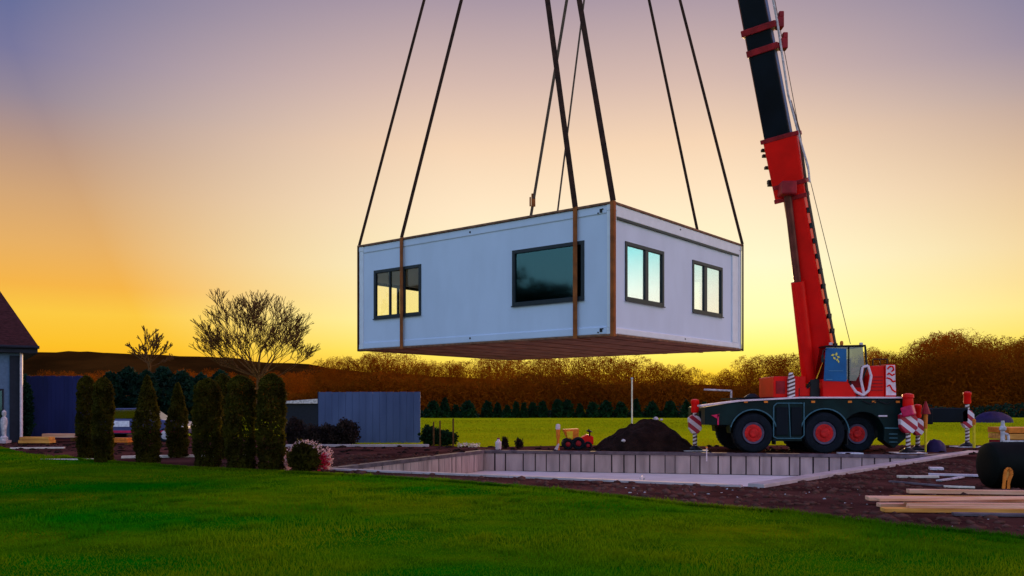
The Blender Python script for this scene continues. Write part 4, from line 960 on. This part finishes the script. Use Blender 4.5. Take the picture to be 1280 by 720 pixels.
# evergreen hedge behind the cypresses and small conifers on the far edge of the field
def conifer(px, Y_, ytop, wpx, label, group, n=1500, size=.16, m=None, base=0, pointed=True, name='conifer'):
    x = X(px, Y_); h_ = Z(ytop, Y_); r = wpx/F*Y_/2
    t = thing(name, (x, Y_, 0), label, 'conifer', group)
    zf = rng.uniform(0, 1, n); a = rng.uniform(0, 2*PI, n); pr = (1-zf)**.8 if pointed else np.sqrt(np.clip(1-zf**2.2, 0, 1))
    rr = r*pr*np.sqrt(rng.uniform(.2, 1.1, n))*(1+.15*np.sin(zf*37+a*2))
    V_, T_ = leaf_tris(np.stack([x+rr*np.cos(a), Y_+rr*np.sin(a), base+zf*(h_-base)+.05], 1), size); npmesh('foliage', V_, T_, m or M['hedge'], t)
    MB().tube((x, Y_, 0), (x, Y_, h_*.8), r*.12, .02, 6).build('trunk', M['bark'], t)
ev = [(30, 60, 470, 30), (138, 50, 468, 34), (160, 51, 462, 36), (182, 50, 466, 34), (204, 52, 461, 36), (228, 50, 466, 36), (252, 52, 470, 34), (276, 50, 466, 34)]
names = ['behind the dark navy fence by the house', 'just right of the navy fence', 'between the tall near cypress and the pointed one', 'directly behind the pointed olive cypress', 'right behind the gap after the pointed cypress', 'behind the narrower set-back cypress', 'behind the wide middle cypress', 'behind the hidden cypress top']
for (px, Y_, yt, w_), nm in zip(ev, names):
    conifer(px, Y_, yt, w_*1.25, 'dark green conifer in the tall hedge '+nm, 'tall dark conifers behind the cypress row', 3200, .22, M['darkleaf'], pointed=False)
fx = [(541, 503, 18, 0), (556, 499, 17, 1), (570, 508, 12, 1), (585, 503, 19, 0), (609, 503, 12, 0), (622, 505, 13, 1), (634, 508, 12, 1), (645, 504, 9, 1), (655, 505, 8, 1), (666, 505, 10, 0), (678, 503, 10, 0), (697, 501, 14, 0), (709, 501, 14, 0), (725, 506, 12, 1), (741, 504, 14, 0), (758, 502, 15, 0), (776, 504, 14, 0), (795, 500, 16, 1), (815, 504, 15, 0), (838, 503, 16, 0), (858, 502, 14, 1), (880, 505, 16, 0)]
ordn = ['first', 'second', 'third', 'fourth', 'fifth', 'sixth', 'seventh', 'eighth', 'ninth', 'tenth', 'eleventh', 'twelfth', 'thirteenth', 'fourteenth', 'fifteenth', 'sixteenth', 'seventeenth', 'eighteenth', 'nineteenth', 'twentieth', 'twenty-first', 'twenty-second']
for k, (px, yt, w_, pt_) in enumerate(fx):
    conifer(px, 110+random.uniform(-1, 1), yt, w_*1.1, ('pointed' if pt_ else 'rounded')+' small evergreen along the far field edge, '+ordn[k]+' from the blue fence', 'small evergreens along the far edge of the field', 700, .35, M['hedge'], pointed=bool(pt_), name='evergreen_shrub')
# low dark undergrowth strip at the far field edge
n = 26000; xs = rng.uniform(-30, 130, n); V_, T_ = leaf_tris(np.stack([xs, rng.uniform(112, 116, n), rng.uniform(0, 1, n)**1.6*(.6+.3*np.sin(xs*.4)+np.where(xs > 22, .9, 0))], 1), .3)
tag(npmesh('undergrowth', V_, T_, M['darkleaf']), 'dark undergrowth along the foot of the wood', 'undergrowth', kind='stuff')

# ------------------------------------------------------------------ bare trees
def bare_tree(px, Y_, ytop, wpx, fork, r0, n_main, levels, seedv, label, twig_r):
    """bare fan-shaped crown: main limbs leave the trunk low and fork again and again"""
    R_ = random.Random(seedv); H = Z(ytop, Y_); Wd = wpx/F*Y_/2; x0 = X(px, Y_)
    t = thing('bare_tree', (x0, Y_, 0), label, 'tree'); mb = MB()
    mb.tube((x0, Y_, -.1), (x0+.05, Y_, fork), r0, r0*.8, 10)
    def limb(p, d, ln, r, lv):
        k = 3; q = p
        for i in range(k):
            d = (d+Vector((R_.uniform(-1, 1), R_.uniform(-1, 1), R_.uniform(-.4, 1)))*.13).normalized()
            e = q+d*ln/k; r2 = max(twig_r, r*.86); mb.tube(q, e, r, r2, 5 if lv < 2 else 3, cap=False); q = e; r = r2
            if lv < levels and R_.random() < .40:
                u = Vector((R_.uniform(-1, 1), R_.uniform(-1, 1), R_.uniform(-.2, .6))); limb(q, (d+u*.75).normalized(), ln*.62, max(twig_r, r*.42), lv+1)
        if lv >= levels: return
        for i in range(2):
            u = Vector((R_.uniform(-1, 1), R_.uniform(-1, 1), R_.uniform(-.3, .5))); limb(q, (d+u*.5).normalized(), ln*.74, max(twig_r, r*.68), lv+1)
    for i in range(n_main):
        th = -1.32+2.64*(i+.5)/n_main; lean = abs(th)
        d = Vector((math.sin(th), R_.uniform(-.55, .55), math.cos(th))).normalized()
        ell = 1/math.sqrt((math.sin(lean)/Wd)**2+(math.cos(lean)/(H-fork))**2)
        limb(Vector((x0, Y_, fork*R_.uniform(.85, 1))), d, ell*.36, r0*.36, 1)
    V_ = np.array(mb.v); top = V_[:, 2].max(); sx_ = 2*Wd/(np.percentile(V_[:, 0], 99.7)-np.percentile(V_[:, 0], .3)); up = V_[:, 2] > fork
    V_[up, 2] = fork+(V_[up, 2]-fork)*(H-fork)/(top-fork)
    cxm = (np.percentile(V_[:, 0], 99.7)+np.percentile(V_[:, 0], .3))/2; f_ = np.clip((V_[:, 2]-fork)/1.5, 0, 1)
    V_[:, 0] = np.where(up, x0+(V_[:, 0]-x0-(cxm-x0)*f_)*sx_, V_[:, 0])
    m0 = MB(); m0.v = [tuple(v) for v in V_]; m0.f = mb.f; m0.build('crown', M['bark'], t)
bare_tree(323, 80, 361, 146, 4.4, .24, 14, 6, 12, 'large bare tree with a wide fan of branches silhouetted on the sunset', .017)
bare_tree(187, 150, 408, 54, 9, .26, 8, 4, 5, 'small distant bare tree rising over the dark hill line', .05)

# ------------------------------------------------------------------ wood behind the field: one mass of bare, brown-leaved trees
protos = []
for k in range(5):
    mb, tips = branches((0, 0, 0), (0, 0, 1), 2.6, .22, 3, 3, .62, seedv=50+k, shrink=.78, up=.16, sides=4)
    V_ = np.array(mb.v); zmax = V_[:, 2].max(); V_ /= zmax; wx = max(np.abs(V_[:, :2]).max()*2, .4); V_[:, :2] *= .72/wx
    fq = np.array([f for f in mb.f if len(f) == 4] + [f+(f[2],) for f in mb.f if len(f) == 3]); tri = np.concatenate([fq[:, :3], fq[:, [0, 2, 3]]])
    n = 3000; a = rng.uniform(0, 2*PI, n); zf = rng.uniform(.02, 1, n)**.75
    pr = np.sqrt(np.clip(1-((zf-.55)/.47)**2, 0, 1)); pr = np.where(zf < .55, np.maximum(pr, .72), pr)
    rr = .40*pr*np.sqrt(rng.uniform(0, 1.08, n))*(1+.22*np.sin(a*3+k)+.15*np.sin(a*5+zf*9))
    c_ = np.stack([rr*np.cos(a), rr*np.sin(a), zf*(1+.05*np.sin(a*2+k))], 1)
    v_, t_ = leaf_tris(c_, .023, 2.4)
    protos.append((np.concatenate([V_, v_]), np.concatenate([tri, t_+len(V_)])))
Vs = []; Ts = []; off = 0
def skyline(px):                                 # row of the tree tops along the picture, read as real heights
    pts = [(-200, 440), (30, 446), (250, 446), (330, 450), (420, 447), (470, 440), (520, 452), (580, 448), (650, 446), (740, 446), (820, 450), (880, 462), (905, 462), (935, 450), (965, 446), (1060, 446), (1100, 440), (1150, 428), (1195, 416), (1235, 426), (1290, 424), (1500, 420)]
    for (a, ya), (b, yb) in zip(pts, pts[1:]):
        if a <= px <= b: return ya+(yb-ya)*(px-a)/(b-a)
    return 445
for rowY, drop, step in ((128, 22, 3.6), (138, 10, 4.0), (150, 3, 4.0), (166, -1, 4.6)):
    x = -100
    while x < 150:
        x += step*random.uniform(.6, 1.4); Y_ = rowY+random.uniform(-4, 4); px = 640+x/Y_*F
        if px < 395 and rowY < 145 and px > -100: continue
        if px < 395 and random.random() < .3: pass
        h_ = Z(skyline(px)+drop+random.uniform(-4, 7), Y_)
        if px < 395: h_ *= .72
        v_, t_ = protos[random.randrange(5)]; a = random.uniform(0, 2*PI); R2 = np.array([[math.cos(a), -math.sin(a), 0], [math.sin(a), math.cos(a), 0], [0, 0, 1]])
        s = np.array([h_*random.uniform(.85, 1.2), h_*random.uniform(.85, 1.2), h_]); Vs.append((v_@R2.T)*s+np.array([x, Y_, 0])); Ts.append(t_+off); off += len(v_)
tag(npmesh('woodland', np.concatenate(Vs), np.concatenate(Ts), M['twig']), 'brown late autumn wood closing off the field', 'woodland', kind='stuff')
n = 170000; xs = rng.uniform(-85, 135, n); ys = rng.uniform(122, 134, n)
sk = np.array([Z(skyline(640+a_/b_*F)+24, b_) if 640+a_/b_*F > 395 else 3.6 for a_, b_ in zip(xs, ys)])
top = sk*(.92+.10*np.sin(xs*.31)+.07*np.sin(xs*.83)); V_, T_ = leaf_tris(np.stack([xs, ys, rng.uniform(0, 1, n)*top], 1), .42, 1.6)
tag(npmesh('brushwood', V_, T_, M['brush']), 'brown brushwood filling the front of the wood', 'brushwood', kind='stuff')

# far hill, left
def hill(name, x0, x1, Y_, f, depth, m):
    V = []; T = []; nx = 160; ny = 14
    for i in range(nx+1):
        x = x0+(x1-x0)*i/nx
        for j in range(ny+1):
            s_ = j/ny; h_ = f(x)*math.sin(min(1, s_*1.0)*PI/2)**.8
            V.append((x, Y_+depth*s_, h_*(1+.03*noise.noise(Vector((x*.03, j*.5, 0))))+1.6*noise.noise(Vector((x*.11, j, 0)))*(s_ > .05)+(.0 if j else -1)))
    for i in range(nx):
        for j in range(ny):
            a = i*(ny+1)+j; T.append((a, a+ny+1, a+ny+2, a+1))
    return tag(npmesh(name, V, T, m, smooth=True), kind='structure')
def hf(x):
    px = 640+x/520*F
    pts = [(-2000, 25), (0, 34), (120, 33.5), (260, 31), (360, 27), (450, 22), (700, 14), (1400, 12), (3000, 16)]
    for (a, ya), (b, yb) in zip(pts, pts[1:]):
        if a <= px <= b: return ya+(yb-ya)*(px-a)/(b-a)
    return 20
hill('hill', -900, 900, 380, hf, 160, M['hill'])
# dark trees left of the frame that the picture window mirrors
def dark_tree(x, y, h_, r, label):
    t = thing('broadleaf_tree', (x, y, 0), label, 'tree', 'dark trees standing left of the lawn')
    mb, tips = branches((x, y, 0), (0, 0, 1), h_*.32, .24, 3, 3, .7, seedv=int(x*7) % 97, shrink=.7, up=.15); mb.build('trunk', M['bark'], t)
    cs = [blob_leaves((x+random.uniform(-.5, .5)*r, y+random.uniform(-.5, .5)*r, h_*random.uniform(.45, .85)), (r*.55, r*.55, h_*.2), 900, .3) for _ in range(9)]
    v_, t_ = leaf_tris(np.concatenate(cs), .34); npmesh('crown', v_, t_, M['darkleaf'], t)
for x, y, h_, r, lb in ((-34, 9.5, 9.4, 4.5, 'dark tree left of the lawn, nearest to the camera'), (-37, 14, 11.2, 4.6, 'dark tree left of the lawn, tallest of three'), (-38, 19, 9.2, 4, 'dark tree left of the lawn, nearest the house')):
    dark_tree(x, y, h_, r, lb)

# ------------------------------------------------------------------ house at the left edge
t = thing('house', (-24.5, 41, 0), 'house with a steep dark tiled roof cut off by the left edge', 'house')
hx1 = X(27, 37.5); hx0 = hx1-9; hy0, hy1 = 37.5, 46; ez = Z(436, 37.5)
mb = MB(); mb.bx(hx0, hx1, hy0, hy1, 0, ez); mb.build('wall', M['hwall'], t)
ov = .36; rx1 = X(38.5, 37.1); rx0 = hx0-ov; ry0 = hy0-ov; ry1 = hy1+ov; rz = Z(432, 37.1)
ridge_x = X(-70, 40); zr = rz+(rx1-ridge_x)*1.62
ps = [(rx0, ry0, rz), (rx1, ry0, rz), (rx1, ry1, rz), (rx0, ry1, rz), (ridge_x, ry0+.9, zr), (ridge_x, ry1-.9, zr)]
mb = MB(); mb.add(ps, [(0,1,4), (1,2,5,4), (2,3,5), (3,0,4,5), (0,3,2,1)]); rf = mb.build('roof', M['roof'], t)
MB().bx(rx0+.05, rx1-.03, ry0+.04, ry1-.04, rz-.30, rz-.01).build('eave_board', M['hdark'], t)
MB().tube((rx0, ry0-.02, rz-.05), (rx1+.03, ry0-.02, rz-.05), .07, .07, 8).build('gutter', M['hdark'], t)
MB().tube((hx1-.02, hy0-.12, .1), (hx1-.02, hy0-.12, rz-.1), .06, .06, 8).build('downpipe', M['pinkwhite'], t)
MB().bx(hx1-.45, hx1-.02, hy0-.05, hy0-.002, 0, ez-.3).build('corner_cladding', M['hdark'], t)
MB().bx(hx0+.5, hx1-.8, hy0-.03, hy0-.002, .05, .5).build('plinth', M['hdark'], t)
w_ = MB().bx(X(-20, 37.4), X(6, 37.4), hy0-.06, hy0-.004, 1.0, 2.3).build('window', M['hdark'], t, bevel=.01)
MB().bx(X(-18, 37.4), X(4, 37.4), hy0-.07, hy0-.062, 1.08, 2.22).build('pane', M['glass_dark'], w_)
t.rotation_euler = (0, 0, 0)
HP = Vector((hx1, hy0, 0)); RH = Matrix.Rotation(math.radians(33), 4, 'Z')
t.matrix_world = Matrix.Translation(HP) @ RH @ Matrix.Translation(-HP) @ Matrix.Translation(t.location)
t = thing('porch_ornament', (X(5, 36.6), 36.6, 0), 'pale upright garden ornament in front of the house wall at the left edge', 'ornament')
xx = t.location.x
MB().lathe([(.16, 0), (.16, .25), (.08, .3), (.1, .6), (.14, .85), (.12, 1.05), (.05, 1.12), (.09, 1.2), (.09, 1.32), (.02, 1.4)], (xx, 36.6, 0), (0, 0, 1), 14).build('figure', M['stone'], t, smooth=True)
MB().bx(xx-.2, xx+.2, 36.4, 36.8, 0, .12).build('plinth', M['concrete'], t)

# shrub at the house corner
bush(34, 38.2, 477, 13, M['darkleaf'], 'tall narrow dark shrub between the house corner and the navy fence', None, 'corner_shrub', 1800, .12, cat='shrub')
# timber stacks near the house
def stack(px0, px1, Y_, n_, z0, m, label, th=.12):
    t = thing('timber_stack', (X((px0+px1)/2, Y_), Y_, 0), label, 'timber stack', 'timber stacks near the house')
    for k in range(n_): MB().bx(X(px0, Y_)+.05*k, X(px1, Y_)-.04*k, Y_-.25, Y_+.25, z0+k*(th+.01), z0+k*(th+.01)+th).build('board', m, t, bevel=.01)
    for e in (.1, .9):
        xb = X(px0, Y_)+(X(px1, Y_)-X(px0, Y_))*e; MB().bx(xb-.06, xb+.06, Y_-.22, Y_+.22, 0, z0).build('bearer', M['bark'], t)
stack(56, 97, 38.5, 1, .17, M['wood'], 'salmon board bundle in front of the navy fence', .17)
stack(27, 66, 35.4, 2, .06, M['wood2'], 'orange boards lying low beside the house corner')
stack(139, 163, 35.0, 2, .10, M['orange'], 'orange boards seen between two cypresses in front of the parked car', .09)
# parked car behind the cypresses
def car(x, y):
    t = thing('parked_car', (x, y, 0), 'blue-violet parked car partly hidden behind the cypress row', 'car')
    def prof(pts, y0, y1, name, m, par, bevel=.06):
        return MB().prism([(x+a, y+y0, b) for a, b in pts], (0, y1-y0, 0)).build(name, m, par, bevel=bevel)
    prof([(-2.1, .35), (-2.15, .75), (-1.95, .92), (-1.2, 1.0), (1.0, 1.0), (2.0, .86), (2.15, .62), (2.1, .35)], -.85, .85, 'body', M['car'], t)
    cb_ = prof([(-1.65, .98), (-1.25, 1.42), (.35, 1.45), (1.05, .98)], -.72, .72, 'cabin', M['cabglass'], t, .04)
    prof([(-1.3, 1.40), (-1.2, 1.46), (.32, 1.48), (.42, 1.42)], -.74, .74, 'roof', M['car'], t, .02)
    for a in (-1.3, 1.35):
        for yy_, o_ in ((-.86, 1), (.86, -1)):
            w_ = MB().lathe([(.2, .02), (.28, -.01), (.31, .03), (.31, .2)], (x+a, y+yy_, .31), (0, o_, 0), 24).build('wheel', M['tyre'], t, smooth=True)
            MB().lathe([(.05, -.02), (.19, -.005), (.2, .04)], (x+a, y+yy_, .31), (0, o_, 0), 16).build('rim', M['stone'], w_)
    for yy_ in (-.88, .70):
        MB().bx(x+1.85, x+2.12, y+yy_, y+yy_+.18, .62, .76).build('headlight', M['lampwhite'], t, bevel=.02)
        MB().bx(x-2.14, x-1.9, y+yy_, y+yy_+.18, .66, .82).build('tail_light', M['lampred'], t, bevel=.02)
    MB().bx(x-1.0, x-.2, y-.87, y-.848, .66, .92).build('door_panel', M['lampwhite'], t, bevel=.01)
    MB().bx(x-2.0, x+2.0, y-.865, y-.85, .40, .50).build('sill_trim', M['lampred'], t)
car(X(178, 38.5), 38.5)

# ------------------------------------------------------------------ world, sun, camera
SUN_AZ, SUN_EL = math.radians(8.4), math.radians(5.0)
w = bpy.data.worlds.new('World'); bpy.context.scene.world = w; w.use_nodes = True
nt = w.node_tree; N = nt.nodes; L = nt.links; N.clear()
tc = N.new('ShaderNodeTexCoord'); sx = N.new('ShaderNodeSeparateXYZ'); L.new(tc.outputs['Generated'], sx.inputs[0])
def math_(op, a, b=None, c=None, clamp=False):
    n_ = N.new('ShaderNodeMath'); n_.operation = op; n_.use_clamp = clamp
    for i, v in enumerate((a, b, c)):
        if v is None: continue
        if isinstance(v, (int, float)): n_.inputs[i].default_value = v
        else: L.new(v, n_.inputs[i])
    return n_.outputs[0]
el = math_('MULTIPLY', math_('ARCSINE', sx.outputs['Z']), 180/PI/60)         # elevation / 60 deg
el = math_('MAXIMUM', el, 0)
az = math_('MULTIPLY', math_('ARCTAN2', sx.outputs['X'], sx.outputs['Y']), 180/PI)
azc = math_('ADD', 3.0, math_('MULTIPLY', 9.0, math_('SUBTRACT', 1.0, math_('MULTIPLY', el, 3.0), clamp=True)))
dist = math_('ABSOLUTE', math_('SUBTRACT', az, azc))
w1 = math_('POWER', math_('DIVIDE', math_('SUBTRACT', dist, 8), 25, clamp=True), 1.4)
w2 = math_('DIVIDE', math_('SUBTRACT', dist, 41), 22, clamp=True)
def ramp(stops):
    r = N.new('ShaderNodeValToRGB'); cr_ = r.color_ramp
    while len(cr_.elements) < len(stops): cr_.elements.new(.5)
    for e, (deg, c) in zip(cr_.elements, stops): e.position = deg/60; e.color = (*c, 1)
    L.new(el, r.inputs[0]); return r.outputs[0]
center = ramp([(0, srgb(255,165,20)), (2, srgb(255,212,48)), (3.5, srgb(255,243,112)), (5.6, srgb(255,251,178)), (9, srgb(254,246,203)), (12.6, srgb(253,230,196)), (16.5, srgb(243,211,180)), (20.3, srgb(212,184,174)), (25, srgb(168,150,164)), (33, srgb(120,118,155)), (60, srgb(95,105,155))])
sides = ramp([(0, srgb(240,150,20)), (2, srgb(250,170,25)), (3.5, srgb(252,192,38)), (5.4, srgb(251,200,64)), (7, srgb(245,180,70)), (9.4, srgb(230,175,100)), (12.1, srgb(210,165,118)), (14.7, srgb(184,150,131)), (17.4, srgb(147,134,150)), (19.7, srgb(120,118,155)), (23, srgb(95,106,153)), (60, srgb(75,90,150))])
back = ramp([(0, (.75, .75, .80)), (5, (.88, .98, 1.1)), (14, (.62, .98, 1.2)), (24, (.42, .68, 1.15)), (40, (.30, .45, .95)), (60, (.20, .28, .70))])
def mixc(f, a, b):
    m_ = N.new('ShaderNodeMixRGB'); L.new(f, m_.inputs[0]); L.new(a, m_.inputs[1]); L.new(b, m_.inputs[2]); return m_.outputs[0]
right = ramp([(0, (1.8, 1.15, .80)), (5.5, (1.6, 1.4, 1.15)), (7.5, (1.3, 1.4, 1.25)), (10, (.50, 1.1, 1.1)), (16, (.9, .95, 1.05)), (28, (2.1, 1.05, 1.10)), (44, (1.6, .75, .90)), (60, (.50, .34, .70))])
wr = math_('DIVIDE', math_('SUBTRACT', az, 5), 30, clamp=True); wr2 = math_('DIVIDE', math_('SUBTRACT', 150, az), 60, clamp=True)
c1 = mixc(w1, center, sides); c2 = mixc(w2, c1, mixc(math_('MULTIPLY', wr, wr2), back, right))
sky = N.new('ShaderNodeTexSky'); sky.sky_type = 'NISHITA'; sky.sun_disc = False; sky.sun_elevation = SUN_EL; sky.sun_rotation = SUN_AZ; sky.dust_density = 3
bg1 = N.new('ShaderNodeBackground'); L.new(sky.outputs[0], bg1.inputs[0]); bg1.inputs[1].default_value = .002
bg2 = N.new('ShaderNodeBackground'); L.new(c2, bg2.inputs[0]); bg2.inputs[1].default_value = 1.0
ad = N.new('ShaderNodeAddShader'); L.new(bg1.outputs[0], ad.inputs[0]); L.new(bg2.outputs[0], ad.inputs[1])
wo = N.new('ShaderNodeOutputWorld'); L.new(ad.outputs[0], wo.inputs[0])

sl = bpy.data.lights.new('sun', 'SUN'); sl.energy = 3.2; sl.angle = math.radians(.6); sl.color = (1, .62, .28)
so = bpy.data.objects.new('sun', sl); C.objects.link(so)
sd = Vector((math.sin(SUN_AZ)*math.cos(SUN_EL), math.cos(SUN_AZ)*math.cos(SUN_EL), math.sin(SUN_EL)))
so.rotation_euler = sd.to_track_quat('Z', 'Y').to_euler()

cam = bpy.data.cameras.new('camera'); cam.sensor_width = 36; cam.lens = 36*F/1280; cam.shift_y = (HZ-360)/1280; cam.clip_end = 6000; cam.clip_start = .1
co = bpy.data.objects.new('camera', cam); C.objects.link(co); co.location = (0, 0, EYE); co.rotation_euler = (PI/2, 0, 0)
bpy.context.scene.camera = co
s = bpy.context.scene
s.view_settings.view_transform = 'Standard'; s.view_settings.look = 'None'; s.view_settings.exposure = 0; s.view_settings.gamma = 1
s.cycles.volume_bounces = 0; s.cycles.max_bounces = 6; s.cycles.transparent_max_bounces = 12; s.cycles.use_denoising = True
